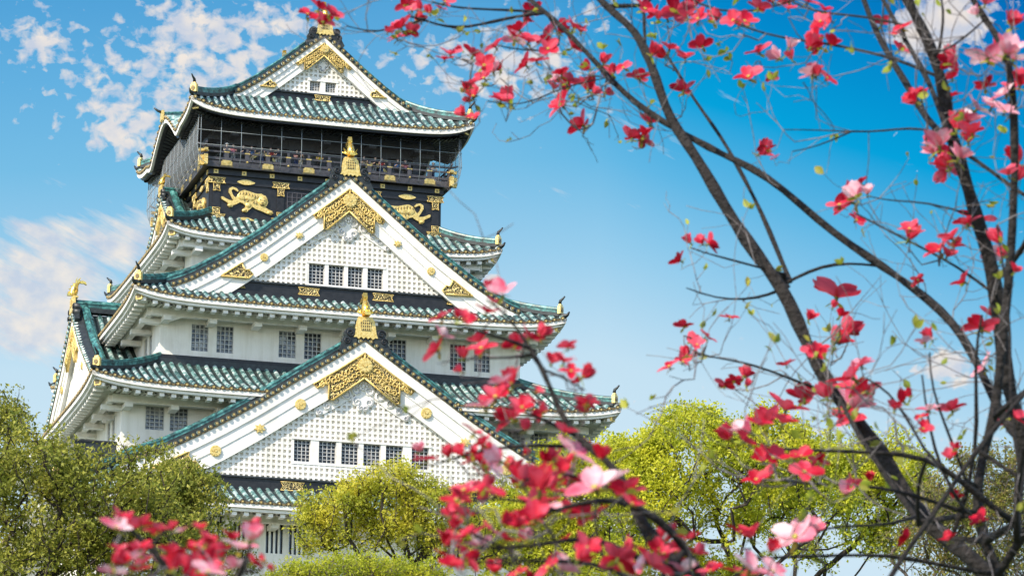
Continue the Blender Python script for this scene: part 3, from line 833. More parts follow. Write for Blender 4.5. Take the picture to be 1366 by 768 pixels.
    # white carved scrollwork hanging from the peak over the lattice
    if scrolls:
        wv = MB(); z0 = cin(0)-.05-.52*(off/2.6); d2 = dl+th+.02
        S = off/2.6*1.05
        wv.prism(T, [(a*S, z0+b*S) for a, b in ((-1.0,-.1),(-.55,-.9),(-.6,-1.5),(-.25,-1.9),(0,-2.05),(.25,-1.9),(.6,-1.5),(.55,-.9),(1.0,-.1),(0,.5))], dl+th, d2+.06, plaster_trim)
        for sg in (-1, 1):
            for (cu, cz, r) in ((.42,-.55,.36),(.40,-1.35,.30),(1.15,-.85,.40),(1.85,-1.35,.32),(2.45,-1.80,.26),(3.0,-2.25,.2),(.15,-1.75,.2)):
                rr_ = r*S
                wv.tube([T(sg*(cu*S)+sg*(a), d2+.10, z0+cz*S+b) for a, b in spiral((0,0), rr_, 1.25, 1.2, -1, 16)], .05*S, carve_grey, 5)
                wv.tube([T(sg*(cu*S)+sg*(a), d2+.02, z0+cz*S+b) for a, b in spiral((0,0), rr_*1.12, 1.25, 1.2, -1, 16)], .11*S, plaster_trim, 6)
            wv.prism(T, [(sg*a*S, z0+b*S) for a, b in (((.7,-.4),(1.6,-.9),(2.4,-1.45),(3.3,-2.05),(3.35,-2.35),(2.9,-2.45),(2.2,-2.05),(1.6,-1.7),(1.0,-1.25)) if sg < 0 else ((1.0,-1.25),(1.6,-1.7),(2.2,-2.05),(2.9,-2.45),(3.35,-2.35),(3.3,-2.05),(2.4,-1.45),(1.6,-.9),(.7,-.4)))], dl+th, d2+.05, plaster_trim)
        for k in range(8):
            an = 2*pi*k/8; wv.ball(T(.26*S*cos(an), d2+.1, z0-.25*S+.26*S*sin(an)), .11*S, plaster_trim, 6, 4)
        wv.ball(T(0, d2+.12, z0-.25*S), .15*S, plaster_trim, 8, 6)
        wv.build('carved_scrollwork', G)
    # black band with gilt plates
    if band:
        bh = band
        bm_ = MB(); db = dv-.45
        ub = uin+2.0*s
        bm_.box(T, (-ub,ub), (db-.5,db), (bandz-bh,bandz-.003), black_mat); bm_.box(T, (-ub,ub), (db-.5,db+.14), (bandz-.14,bandz-.02), ridge_dark)
        bm_.box(T, (-ub-.2,ub+.2), (db-.5,db+.22), (bandz-bh-.3,bandz-bh*.80), black_mat)
        bm_.build('black_band', G)
    return G, c, uin
def fishtail(parent, T, u, d, z, w, h, vertical=False, mat=None):
    mb = MB(); w /= 2; h /= 2
    if vertical: pts = [(-w,-h),(0,-h*.72),(w,-h),(w*.8,0),(w,h),(-w,h),(-w*.8,0)]
    else: pts = [(-w,-h),(w,-h),(w*.78,0),(w,h),(-w,h),(-w*.78,0)]
    mb.prism(T, [(u+a, z+b) for a, b in pts], d-.04, d+.05, mat or lace_mat, gold_mat)
    mb.tube([T(u+a, d+.05, z+b) for a, b in pts+[pts[0]]], .03, gold_mat, 4)
    return mb.build('gold_fitting', parent)

# front gable of the top roof
tab5 = [(0,82.25),(1.8,80.75),(3.4,79.4),(5.2,78.0),(6.4,77.2),(7.0,76.95)]
G5, c5, ui5 = gable(FT, tab5, 6.95, 6.95, 13.7, 1.45, 77.80, windows=[(-.98,-.15,77.98,78.80),(.25,1.08,77.98,78.80)], finial=.9, band=.75, wnx=4, ridge_h=.46, pitch=.36, board=(.5,.3), apex_orn=(2.2,1.4))
fishtail(G5, FT, 0.0, 6.62, 77.42, 1.3, .40)
# back gable of the top roof: its own peak ornament shows over the slope
shachi(castle, BT, 0, 6.9, 83.9, .85)
ridge_plate(castle, BT, 0, 7.1, 82.6, .85)
# front gable on the third roof
tab3 = [(0,68.5),(2.6,66.38),(6.5,63.2),(9.4,61.12),(11.6,59.8),(12.4,59.42),(13.4,59.05)]
G3, c3, ui3 = gable(FT, tab3, 13.2, 15.65, 6.6, 2.45, 60.28, windows=[(-2.86,-1.68,60.42,61.95),(-1.38,-.22,60.42,61.95),(.08,1.22,60.42,61.95),(1.56,2.74,60.42,61.95)], finial=1.0, band=1.05, apex_orn=(2.7,1.75), board=(.55,.3))
for u in (-2.85, 2.75): fishtail(G3, FT, u, 15.24, 59.78, 1.6, .52)
for sg in (-1, 1):
    fishtail(G3, FT, sg*8.35, 15.26, 59.92, 1.5, .50)
    rosette(G3, FT, sg*3.72, 15.50, 63.87, .27, True); rosette(G3, FT, sg*6.3, 15.50, 62.0, .30)
# front gable on the lowest roof
tab1 = [(0,55.0),(2,53.6),(4.7,51.85),(7.65,49.85),(10,48.4),(12.1,47.2),(14.1,46.15),(17.8,44.7)]
G1, c1, ui1 = gable(FT, tab1, 17.2, 20.8, 4.6, 2.6, 44.85, windows=[(-4.92,-3.72,46.12,47.70),(-3.12,-1.86,46.12,47.70),(-1.48,-.22,46.12,47.70),(.12,1.38,46.12,47.70),(1.76,3.02,46.12,47.70),(3.66,4.92,46.12,47.70)], finial=1.12, band=1.15, apex_orn=(3.7,2.4), board=(.55,.3), pitch=.385)
for u in (-5.0, 5.0): fishtail(G1, FT, u, 20.40, 44.28, 1.7, .60)
for sg in (-1, 1):
    fishtail(G1, FT, sg*12.0, 20.42, 44.25, 1.8, .66)
    rosette(G1, FT, sg*4.6, 20.66, 50.13, .40); rosette(G1, FT, sg*7.5, 20.66, 48.2, .36, True); rosette(G1, FT, sg*10.6, 20.66, 46.4, .40)
# west gables on the second and fourth roofs
tabw2 = [(0,60.45),(2.2,58.6),(4.4,56.9),(8.8,54.1),(11.5,52.6),(14,51.5)]
G2, _, _ = gable(WT, tabw2, 13.6, 17.5, 7.0, 2.3, 52.6, finial=.92, band=.6, scrolls=False, apex_orn=(2.7,1.75))
tabw4 = [(0,70.3),(1.5,69.0),(3,67.9),(5,66.7),(6.6,65.9)]
G4, _, _ = gable(WT, tabw4, 6.5, 11.0, 3.0, 1.4, 66.0, finial=.6, band=.4, scrolls=False, apex_orn=(1.8,1.2), ridge_h=.4)
for sg in (-1,1): rosette(G2, WT, sg*4.4, 17.35, 55.6, .3)
# a low dark ridge on the lowest roof's west slope
mb = MB(); mb.obox((-18,-15,46.8), ((1,0,0),(0,1,0),(0,0,1)), (1.5,.4,.75), ridge_dark); mb.obox((-18.1,-15,47.62), ((1,0,0),(0,1,0),(0,0,1)), (1.6,.5,.07), black_mat); mb.build('side_ridge', castle)
# small ridge and finial on the undulating west gable of the top roof
mb = MB(); sweep_ridge(mb, [Vector((x, 0, 76.75+ (11.2+x)*.12)) for x in (-11.0,-10,-9,-8)], .4, .4, 0)
mb.obox((-11.15,0,76.9), ((1,0,0),(0,1,0),(0,0,1)), (.1,.35,.4), gold_mat); mb.tube([(-11.2,0,77.2),(-11.5,0,77.3),(-11.8,0,77.5)], [.12,.1,.06], ridge_dark, 6); mb.build('curved_gable_ridge', castle)

# ---- black top storey
bw, bd = 8.96, 8.56
mb = MB()
for s, T in SIDES:
    hw, dd = (bw, bd) if s in 'FB' else (bd, bw)
    mb.poly([T(-hw,dd,66.2), T(hw,dd,66.2), T(hw,dd,70.5), T(-hw,dd,70.5)], black_mat)
    e = .0 if s in 'WE' else .12
    mb.box(T, (-hw-.15,hw+.15) if s in 'FB' else (-hw,hw), (dd,dd+.15), (66.30,66.95), black_mat)
    mb.box(T, (-hw-.10,hw+.10) if s in 'FB' else (-hw,hw), (dd,dd+.10), (69.35,69.75), black_mat)
    mb.box(T, (-hw-.18,hw+.18) if s in 'FB' else (-hw,hw), (dd,dd+.18), (70.0,70.45), black_mat)
    for u in (-hw+.45, -hw*.40, hw*.40, hw-.45):
        mb.box(T, (u-.28,u+.28), (dd,dd+.08), (66.96,69.34), black_mat)
    for u0, u1 in ((-hw*.34,-.1),(.1,hw*.34)):
        for k in range(9):
            u = u0+(u1-u0)*k/8; mb.box(T, (u-.03,u+.03), (dd,dd+.05), (67.3,69.1), rail_mat)
        for k in range(6):
            z = 67.3+1.8*k/5; mb.box(T, (u0,u1), (dd,dd+.045), (z-.03,z+.03), rail_mat)
body = mb.build('black_storey', castle)
for s, T in SIDES[:2]:
    hw, dd = (bw, bd) if s == 'F' else (bd, bw)
    for k in range(9):
        u = -hw+.35+(2*hw-.7)*k/8
        g = MB(); g.box(T, (u-.17,u+.17), (dd+.18,dd+.24), (70.06,70.38), gold_mat); g.box(T, (u-.06,u+.06), (dd+.24,dd+.27), (70.16,70.28), gold_dull); g.build('gold_stud', castle)
    for u in (-hw+.45, -hw*.40, hw*.40, hw-.45):
        fishtail(castle, T, u, dd+.13, 69.56, 1.35, .42); fishtail(castle, T, u, dd+.11, 69.02, .54, .62, True); 
        fishtail(castle, T, u, dd+.12, 67.15, .60, .55, True); fishtail(castle, T, u, dd+.19, 66.72, 1.4, .40)
    for u in (-hw*.70, hw*.70):
        for z, d3 in ((69.56,.13),(66.62,.18)):
            g = MB(); pts = [(u+.62*cos(an)*(1+.12*cos(4*an)), z+.20*sin(an)) for an in [2*pi*k/20 for k in range(20)]]
            g.prism(T, pts, dd+d3-.04, dd+d3+.04, gold_mat); g.build('gold_fitting', castle)
# tigers in gilt relief
tig = [(858,286),(846,266),(834,246),(836,229),(851,221),(870,226),(879,237),(874,242),(866,236),(853,231),(846,240),(852,256),(864,270),(872,262),(884,240),(905,231),(930,236),(955,243),(972,244),(985,242),(994,248),(1003,250),(1011,262),(1016,280),(1010,296),(1003,303),(1018,313),(1036,319),(1041,329),(1030,337),(1008,331),(984,322),(962,316),(944,306),(938,314),(926,324),(920,334),(900,333),(898,322),(911,313),(912,302),(900,294),(886,290),(872,300),(856,306),(852,316),(838,317),(830,309),(832,299),(818,290),(804,283),(800,272),(808,270),(822,278),(838,284)]
def tiger(T, uc, zc, sc, flip, dd):
    import mathutils.geometry as mg
    P = [((x-920)/3.4125/17.6*sc*(-1 if flip else 1), -(y-280)/3.4125/17.6*sc) for x, y in tig]
    tris = mg.tessellate_polygon([[Vector((a, b, 0)) for a, b in P]])
    mb = MB(); b = len(mb.v)
    mb.v += [tuple(T(uc+a, dd+.02, zc+c)) for a, c in P]
    cx_ = sum(p[0] for p in P)/len(P); cz_ = sum(p[1] for p in P)/len(P)
    mb.v += [tuple(T(uc+a, dd+.16, zc+c)) for a, c in P]
    n = len(P)
    for t in tris: mb.face([b+n+i for i in t], gold_mat)
    for i in range(n): mb.face((b+i, b+(i+1)%n, b+n+(i+1)%n, b+n+i), gold_mat)
    fx = -1 if flip else 1
    Q = lambda x, y: (uc+(x-920)/3.4125/17.6*sc*fx, zc-(y-280)/3.4125/17.6*sc)
    def blob(x, y, r, sx=1, sz=1, dp=.10, mat=gold_mat):
        u, z = Q(x, y); k = r/3.4125/17.6*sc; c = Vector(T(u, dd+.15, z)); nrm = Vector(T(0,1,0))-Vector(T(0,0,0)); ax = Vector(T(1,0,0))-Vector(T(0,0,0))
        rows = []
        for i in range(5):
            th = pi/2*i/4
            rows.append([c+ax*k*sx*cos(th)*cos(2*pi*j/10)+Vector((0,0,1))*k*sz*cos(th)*sin(2*pi*j/10)+nrm*dp*sin(th) for j in range(10)])
        mb.grid(rows, mat, closed=True, smooth=True)
    blob(990,276,23,1,1.05,.13); blob(930,264,24,1.3,.7,.07); blob(895,262,22,1,.85,.07); blob(925,300,14); blob(1025,327,11,1.2,.7,.1); blob(908,327,10,1.2,.7,.1); blob(841,309,10,1.1,.7,.1)
    blob(980,272,4,1,1,.17,ridge_dark); blob(998,274,4,1,1,.17,ridge_dark); blob(989,286,5,1.3,.6,.19,gold_dull); blob(990,296,9,1.2,.35,.14,ridge_dark)
    for (x, y) in ((884,250),(898,247),(912,246),(926,250),(940,254),(954,256),(966,258),(905,275),(920,280),(948,282),(960,286)):
        u0, z0 = Q(x, y-7); u1, z1 = Q(x+3, y+1); u2, z2 = Q(x-1, y+9)
        mb.tube([T(u0,dd+.195,z0), T(u1,dd+.21,z1), T(u2,dd+.195,z2)], [.02,.04,.02], gold_dull, 4)
    return mb.build('gold_tiger', castle)
tiger(FT, -6.15, 68.15, 1.0, False, 8.56); tiger(FT, 6.15, 68.15, 1.0, True, 8.56)
tiger(WT, 5.6, 68.15, .9, False, 8.96); tiger(WT, -5.6, 68.15, .9, True, 8.96)

# ---- viewing balcony
ba, bb = 9.55, 9.1
mb = MB()
mb.box(FT, (-ba,ba), (-bb,bb), (70.5,70.72), black_mat)
for s, T in SIDES:
    hw, dd = (ba, bb) if s in 'FB' else (bb, ba)
    mb.box(T, (-hw,hw) if s in 'WE' else (-hw-.12,hw+.12), (dd-.05,dd+.12), (70.45,70.92), rail_mat)
    mb.box(T, (-hw-.35,hw+.35) if s in 'FB' else (-hw+.02,hw-.02), (dd-.1,dd+.08), (71.02,71.22), rail_mat)
balc = mb.build('balcony', castle)
for s, T in SIDES:
    r = MB(); hw, dd = (ba, bb) if s in 'FB' else (bb, ba)
    ex = .6 if s in 'FB' else .55
    r.tube([T(-hw-ex,dd,72.22), T(-hw-.2,dd,72.06), T(-hw,dd,72.04), T(hw,dd,72.04), T(hw+.2,dd,72.06), T(hw+ex,dd,72.22)], .075, rail_mat, 6)
    r.box(T, (-hw-.45,hw+.45) if s in 'FB' else (-hw+.06,hw-.06), (dd-.05,dd+.045), (71.60,71.72), rail_mat)
    n = 12
    for k in range(n+1):
        u = -hw+.06+(2*hw-.12)*k/n
        if s in 'WE' and k in (0, n): continue
        r.box(T, (u-.16,u+.16), (dd-.08,dd+.075), (71.22,71.60), rail_mat); r.box(T, (u-.09,u+.09), (dd-.07,dd+.07), (71.72,72.0), rail_mat)
        r.box(T, (u-.16,u+.16), (dd-.08,dd+.07), (70.92,71.02), rail_mat)
    ro = r.build('railing', balc)
    if s in 'FW':
        for k in range(n+1):
            u = -hw+.06+(2*hw-.12)*k/n
            if k % 2: 
                g = MB(); g.box(T, (u-.42,u+.42), (dd+.121,dd+.15), (70.60,70.90), gold_mat); g.box(T, (u-.34,u+.34), (dd+.121,dd+.15), (70.905,70.99), gold_mat); g.box(T, (u-.5,u+.5), (dd+.121,dd+.14), (70.48,70.595), gold_dull)
            else:
                g = MB(); g.ball(T(u,dd+.12,70.98), .09, gold_mat)
            g.box(T, (u-.2,u+.2), (dd+.05,dd+.08), (71.62,71.70), gold_mat)
            g.build('gold_fitting', balc)
    for sg in (-1, 1):
        g = MB(); e = T(sg*(hw+.35), dd, 70.95)
        for z, hh in ((71.12,.14),(71.66,.10),(70.72,.22)): g.box(T, (sg*(hw+.22)-.28, sg*(hw+.22)+.28), (dd-.12,dd+.15), (z-hh,z+hh), gold_mat)
        g.build('gold_fitting', balc)
# inner room behind the balcony
mb = MB()
for s, T in SIDES:
    hw, dd = (7.4, 7.0) if s in 'FB' else (7.0, 7.4)
    mb.poly([T(-hw,dd,73.2), T(hw,dd,73.2), T(hw,dd,74.9), T(-hw,dd,74.9)], black_mat)
    for u in [-hw+2*hw*k/6 for k in range(7)]: mb.box(T, (u-.22,u+.22), (dd-.3,dd+.1), (70.72,74.6), black_mat)
    mb.box(T, (-hw,hw), (dd-.2,dd+.06), (73.0,73.3), black_mat)
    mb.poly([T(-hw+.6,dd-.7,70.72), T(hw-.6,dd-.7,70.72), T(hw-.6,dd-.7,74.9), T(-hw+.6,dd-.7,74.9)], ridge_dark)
    for u in [-hw+2*hw*(k+.5)/6 for k in range(6)]:
        mb.box(T, (u-.75,u+.75), (dd-.69,dd-.64), (71.3,72.3), rail_mat)
mb.build('upper_room', castle)
crane = [(0,.0),(.5,.12),(.9,.10),(1.25,.30),(1.75,.34),(1.5,.16),(1.2,.02),(1.5,-.22),(1.85,-.55),(1.72,-.62),(1.45,-.40),(1.05,-.18),(.6,-.10),(.3,-.14),(.05,-.30),(-.05,-.26),(.1,-.08)]
for (u, fl) in ((-5.4, 1), (3.3, 1)):
    mb = MB(); pts = [(u+fl*a*1.05, 72.35+b*1.2) for a, b in crane]
    import mathutils.geometry as mg
    tris = mg.tessellate_polygon([[Vector((a, b, 0)) for a, b in pts]]); n = len(pts)
    mb.v = [tuple(FT(a, 7.05, b)) for a, b in pts]+[tuple(FT(a, 7.16, b)) for a, b in pts]
    for t in tris: mb.face([n+i for i in t], gold_mat); mb.face([i for i in t][::-1], gold_mat)
    for i in range(n): mb.face((i, (i+1)%n, n+(i+1)%n, n+i), gold_mat)
    mb.build('gold_crane', castle)
# safety net on poles round the balcony
for s, T in SIDES:
    hw, dd = (ba, bb) if s in 'FB' else (bb, ba)
    p = MB(); prof = [(.02,70.55),(.35,70.75),(.62,71.3),(.74,72.0),(.70,73.0),(.66,74.35)]
    n = 13
    for k in range(n+1):
        u = -hw-.5+(2*hw+1.0)*k/n
        p.tube([T(u, dd+a, z) for a, z in prof], .024, steel_mat, 4)
    for a, z in ((.72,71.95),(.70,73.05),(.66,74.35)): p.tube([T(-hw-a, dd+a, z), T(hw+a, dd+a, z)], .022, steel_mat, 4)
    po = p.build('net_frame', castle)
    q = MB(); rows = [[T(-hw-a, dd+a-.01, z), T(hw+a, dd+a-.01, z)] for a, z in prof]
    q.grid(rows, net_mat); q.build('safety_net', po)
# stone base and platform
mb = MB(); bz = 33.0
rows = []
for i in range(9):
    f = i/8; e = (1-f)**1.7*5.5
    a, d = 20.6+e, 21.4+e; z = 19+(bz-19)*f
    rows.append([(-a,-d,z),(a,-d,z),(a,d,z),(-a,d,z)])
mb.grid(rows, stone_mat, closed=True); mb.poly([(-20.6,-21.4,bz),(20.6,-21.4,bz),(20.6,21.4,bz),(-20.6,21.4,bz)], stone_mat)
mb.build('stone_base', castle)
# ------------------------------------------------------------------ people on the balcony
def skinned(name, joints, edges, radii, mat, parent, sub=1):
    me = bpy.data.meshes.new(name); me.from_pydata(joints, edges, []); me.materials.append(mat)
    o = bpy.data.objects.new(name, me); COL.objects.link(o); o.parent = parent
    sk = o.modifiers.new('skin', 'SKIN'); sk.use_smooth_shade = True
    for i, r in enumerate(radii):
        me.skin_vertices[0].data[i].radius = r if isinstance(r, tuple) else (r, r)
    me.skin_vertices[0].data[0].use_root = True
    sb = o.modifiers.new('sub', 'SUBSURF'); sb.levels = sub; sb.render_levels = sub
    return o
skin_m = material('skin', (0.62,0.42,0.32), 0.5)
cloth = {n: material(n+'_cloth', c, 0.8) for n, c in dict(white=(.78,.78,.76), red=(.6,.06,.06), navy=(.03,.05,.14), yellow=(.75,.55,.05), black=(.02,.02,.022), pink=(.7,.25,.33), grey=(.25,.26,.28), blue=(.1,.22,.5), green=(.1,.25,.12), beige=(.5,.42,.32)).items()}
hair_m = material('black_hair', (0.015,0.012,0.01), 0.4)
def person(u, face, shirt, legs, hat, label, rail=True, lean=.0, arms=0):
    x, y = u, -8.82
    R = Matrix.Rotation(YAW, 3, 'Z'); w = R @ Vector((x, y, 70.72)); w += Vector((-16.58448, 248.0, 1.6))
    root = empty('person', w, YAW+face); tag(root, label, 'person', 'visitors on the viewing balcony')
    # faces -y locally; pelvis is the root
    J = [(0,0,.92),(0,-.02,1.12),(0,-.04-lean,1.32),(0,-.05-lean,1.43),(0,-.07-lean,1.50),(0,-.08-lean,1.60),(0,-.08-lean,1.66),
         (.17,-.04-lean,1.36),(.25,-.10-lean,1.10),(.20,-.34-lean,1.10+.06*arms),(.19,-.42-lean,1.13+.12*arms),
         (-.17,-.04-lean,1.36),(-.25,-.10-lean,1.10),(-.20,-.34-lean,1.10),(-.19,-.42-lean,1.13),
         (.09,0,.86),(.10,-.02,.48),(.10,.02,.08),(.10,-.14,.04),(-.09,0,.86),(-.10,-.02,.48),(-.10,.02,.08),(-.10,-.14,.04)]
    E = [(0,1),(1,2),(2,3),(3,4),(4,5),(5,6),(2,7),(7,8),(8,9),(9,10),(2,11),(11,12),(12,13),(13,14),(0,15),(15,16),(16,17),(17,18),(0,19),(19,20),(20,21),(21,22)]
    Rr = [(.14,.10),(.13,.09),(.15,.095),.055,.075,.095,.07,.055,.042,.033,.035,.055,.042,.033,.035,.085,.055,.04,.04,.085,.055,.04,.04]
    skinned('body', J, E, Rr, skin_m, root)
    skinned('shirt', [J[i] for i in (0,1,2,7,8,11,12)], [(0,1),(1,2),(2,3),(3,4),(2,5),(5,6)], [(.16,.12),(.155,.115),(.17,.115),.075,.06,.075,.06], cloth[shirt], root)
    skinned('trousers', [J[i] for i in (0,15,16,17,19,20,21)], [(0,1),(1,2),(2,3),(0,4),(4,5),(5,6)], [(.155,.12),.10,.075,.06,.10,.075,.06], cloth[legs], root)
    mb = MB(); h = Vector((0,-.065-lean,1.645))
    mb.ball(h, .112, cloth['white'] if hat else hair_m, 10, 7, (1,1.05,.78)); 
    if hat: mb.ball(h+Vector((0,-.03,-.02)), .17, cloth['white'], 12, 5, (1,1,.12))
    mb.build('hat' if hat else 'hair', root)
    f = MB(); fc = Vector((0,-.17-lean,1.60))
    f.ball(fc+Vector((0,-.012,-.01)), .016, skin_m, 6, 4, (1,1.2,1.4)); f.ball(fc+Vector((.035,.002,.02)), .011, hair_m, 6, 4); f.ball(fc+Vector((-.035,.002,.02)), .011, hair_m, 6, 4); f.ball(fc+Vector((0,.004,-.05)), .018, cloth['pink'], 6, 4, (1.3,.5,.4))
    f.build('face', root)
ppl = [(-7.88,.1,'white','navy',1,'visitor in white sun hat and white top nearest the left corner of the balcony'),
 (-7.35,-.2,'pink','grey',0,'visitor in a pink top beside the white sun hat on the balcony'),
 (-6.62,.3,'navy','black',0,'visitor in a navy top leaning at the rail left of the first gold crane'),
 (-5.95,.0,'blue','beige',0,'visitor in a blue top under the tail of the first gold crane'),
 (-5.15,-.2,'grey','navy',0,'visitor in a grey top right below the first gold crane'),
 (-4.5,.1,'red','black',0,'visitor in a red top at the balcony rail above the left gold tiger'),
 (-3.92,.0,'navy','grey',0,'visitor in a navy top just right of the one in red'),
 (-2.5,.3,'pink','navy',0,'visitor in a pink top left of the middle of the balcony'),
 (-2.15,-.3,'black','beige',0,'visitor in a black top close beside one in pink near the balcony centre'),
 (-.72,.1,'yellow','black',0,'visitor in a yellow top near the centre of the balcony'),
 (2.75,.0,'beige','black',0,'visitor in a beige top just right of the tall gold carp finial'),
 (3.6,.2,'black','grey',0,'visitor in a black top under the neck of the right gold crane'),
 (4.15,-.1,'red','navy',0,'visitor in a red top below the right gold crane'),
 (5.4,.1,'blue','black',0,'visitor in a blue top right of the right gold crane'),
 (6.05,-.2,'pink','black',0,'visitor in a pink top further right along the balcony rail'),
 (8.2,.3,'white','navy',1,'visitor in a white hat at the far right corner of the balcony')]
for u, fa, sh, lg, hat, lab in ppl: person(u, fa, sh, lg, hat, lab, lean=rnd.uniform(0,.12), arms=rnd.choice((0,1,1)))

# ------------------------------------------------------------------ ground
def ground_z(x, y):
    r = max(0.0, min(1.0, (y-30)/150.0)); s = r*r*(3-2*r)
    return 20.0*s
mb = MB(); rows = []
ys = [-2500,-800,-200,-50,0,10,20]+list(range(30,200,8))+[220,260,320,450,800,2000,6000]
xs = [-5000,-1500,-500,-200,-100,-60,-30,-10,0,10,30,60,100,200,500,1500,5000]
for y in ys: rows.append([(x, y, ground_z(x, y)) for x in xs])
mb.grid(rows, material('park_grass', (0.06,0.10,0.025), 0.9, scale=.6, ramp=[(0.3,(0.035,0.06,0.018)),(0.7,(0.10,0.12,0.05))], bump=.5), flip=True)
tag(mb.build('ground'), kind='structure')

# ------------------------------------------------------------------ trees
def np_mesh(name, V, Fq, mats, parent=None, mi=None, smooth=False):
    """V (n,3) array, Fq (m,4) array of quads"""
    me = bpy.data.meshes.new(name); V = np.asarray(V, dtype=np.float32); Fq = np.asarray(Fq, dtype=np.int32)
    me.vertices.add(len(V)); me.vertices.foreach_set('co', V.ravel())
    k = Fq.shape[1]
    me.loops.add(Fq.size); me.loops.foreach_set('vertex_index', Fq.ravel())
    me.polygons.add(len(Fq)); me.polygons.foreach_set('loop_start', np.arange(len(Fq), dtype=np.int32)*k); me.polygons.foreach_set('loop_total', np.full(len(Fq), k, dtype=np.int32))
    for m in mats: me.materials.append(m)
    if mi is not None: me.polygons.foreach_set('material_index', np.asarray(mi, dtype=np.int32))
    me.polygons.foreach_set('use_smooth', np.full(len(Fq), smooth, dtype=bool))
    me.update(calc_edges=True); me.validate()
    o = bpy.data.objects.new(name, me); COL.objects.link(o)
    if parent is not None: o.parent = parent
    return o
def leaf_material(name, cols, trans=.45, rough=.5):
    m = bpy.data.materials.new(name); m.use_nodes = True; nt = m.node_tree; N = nt.nodes; L = nt.links; b = N['Principled BSDF']
    g = N.new('ShaderNodeNewGeometry'); r = N.new('ShaderNodeValToRGB'); L.new(g.outputs['Random Per Island'], r.inputs[0])
    n = len(cols)
    r.color_ramp.elements[0].position = 0; r.color_ramp.elements[0].color = cols[0]+(1,)
    r.color_ramp.elements[1].position = 1; r.color_ramp.elements[1].color = cols[-1]+(1,)
    for i in range(1, n-1): e = r.color_ramp.elements.new(i/(n-1)); e.color = cols[i]+(1,)
    # whole sprays differ a little in age and colour
    tc = N.new('ShaderNodeTexCoord'); no = N.new('ShaderNodeTexNoise'); no.inputs['Scale'].default_value = .9; no.inputs['Detail'].default_value = 3; L.new(tc.outputs['Object'], no.inputs['Vector'])
    r2 = N.new('ShaderNodeValToRGB'); L.new(no.outputs[0], r2.inputs[0]); r2.color_ramp.elements[0].position = .36; r2.color_ramp.elements[0].color = (.60,.70,.65,1); r2.color_ramp.elements[1].position = .60; r2.color_ramp.elements[1].color = (1.0,1.0,1.0,1)
    mm = N.new('ShaderNodeMix'); mm.data_type = 'RGBA'; mm.blend_type = 'MULTIPLY'; mm.inputs[0].default_value = 1; L.new(r.outputs[0], mm.inputs[6]); L.new(r2.outputs[0], mm.inputs[7])
    L.new(mm.outputs[2], b.inputs['Base Color']); b.inputs['Roughness'].default_value = rough; b.inputs['Specular IOR Level'].default_value = .3
    t = N.new('ShaderNodeBsdfTranslucent'); L.new(mm.outputs[2], t.inputs[0])
    mx = N.new('ShaderNodeMixShader'); mx.inputs[0].default_value = trans
    L.new(b.outputs[0], mx.inputs[1]); L.new(t.outputs[0], mx.inputs[2]); L.new(mx.outputs[0], N['Material Output'].inputs[0])
    return m
bark_dark = material('dark_bark', (0.035,0.025,0.018), 0.9, scale=9, ramp=[(0.3,(0.018,0.013,0.010)),(0.7,(0.06,0.045,0.032))], bump=.6, bscale=20)
bark_grey = material('grey_bark', (0.12,0.10,0.08), 0.9, scale=9, ramp=[(0.3,(0.05,0.04,0.035)),(0.7,(0.17,0.14,0.11))], bump=.5, bscale=20)

def chains_to_tubes(P, par, R, nside=5, minr=0.0):
    """P list of points, par parent index, R radii -> vertices, quads; follows the thickest child"""
    n = len(P); kids = [[] for _ in range(n)]
    for i, p in enumerate(par):
        if p >= 0: kids[p].append(i)
    V = []; Q = []
    starts = [i for i in range(n) if par[i] < 0]
    stack = [(None, s) for s in starts]
    while stack:
        pre, s = stack.pop()
        ch = [pre] if pre is not None else []
        cur = s
        while True:
            ch.append(cur)
            if not kids[cur]: break
            ks = sorted(kids[cur], key=lambda k: -R[k])
            for k in ks[1:]: stack.append((cur, k))
            cur = ks[0]
        if len(ch) < 2: continue
        pts = [P[i] for i in ch]; rr = [R[i] for i in ch]
        if pre is not None: rr[0] = min(rr[0], rr[1]*1.25)
        ns = nside if max(rr) > minr else 3
        base = len(V); up = None
        for i in range(len(pts)):
            t = pts[min(i+1, len(pts)-1)]-pts[max(i-1, 0)]
            t = t/ (np.linalg.norm(t)+1e-9)
            if up is None: up = np.array([0,0,1.]) if abs(t[2]) < .9 else np.array([1.,0,0])
            a = np.cross(t, up); a /= np.linalg.norm(a)+1e-9; up = np.cross(a, t)
            for j in range(ns):
                an = 2*pi*j/ns; V.append(pts[i]+(a*cos(an)+up*sin(an))*rr[i])
        for i in range(len(pts)-1):
            for j in range(ns):
                p = base+i*ns+j; q = base+i*ns+(j+1) % ns
                Q.append((p, q, q+ns, p+ns))
    return V, Q
def pipe_radii(par, n, tip, ex=2.4, cap=None):
    acc = np.zeros(n); kids = np.zeros(n, int)
    for i in range(n):
        if par[i] >= 0: kids[par[i]] += 1
    R = np.zeros(n)
    for i in range(n-1, -1, -1):
        if kids[i] == 0: acc[i] += tip**ex
        R[i] = acc[i]**(1/ex)
        if par[i] >= 0: acc[par[i]] += acc[i]
    if cap: R = np.minimum(R, cap)
    return R
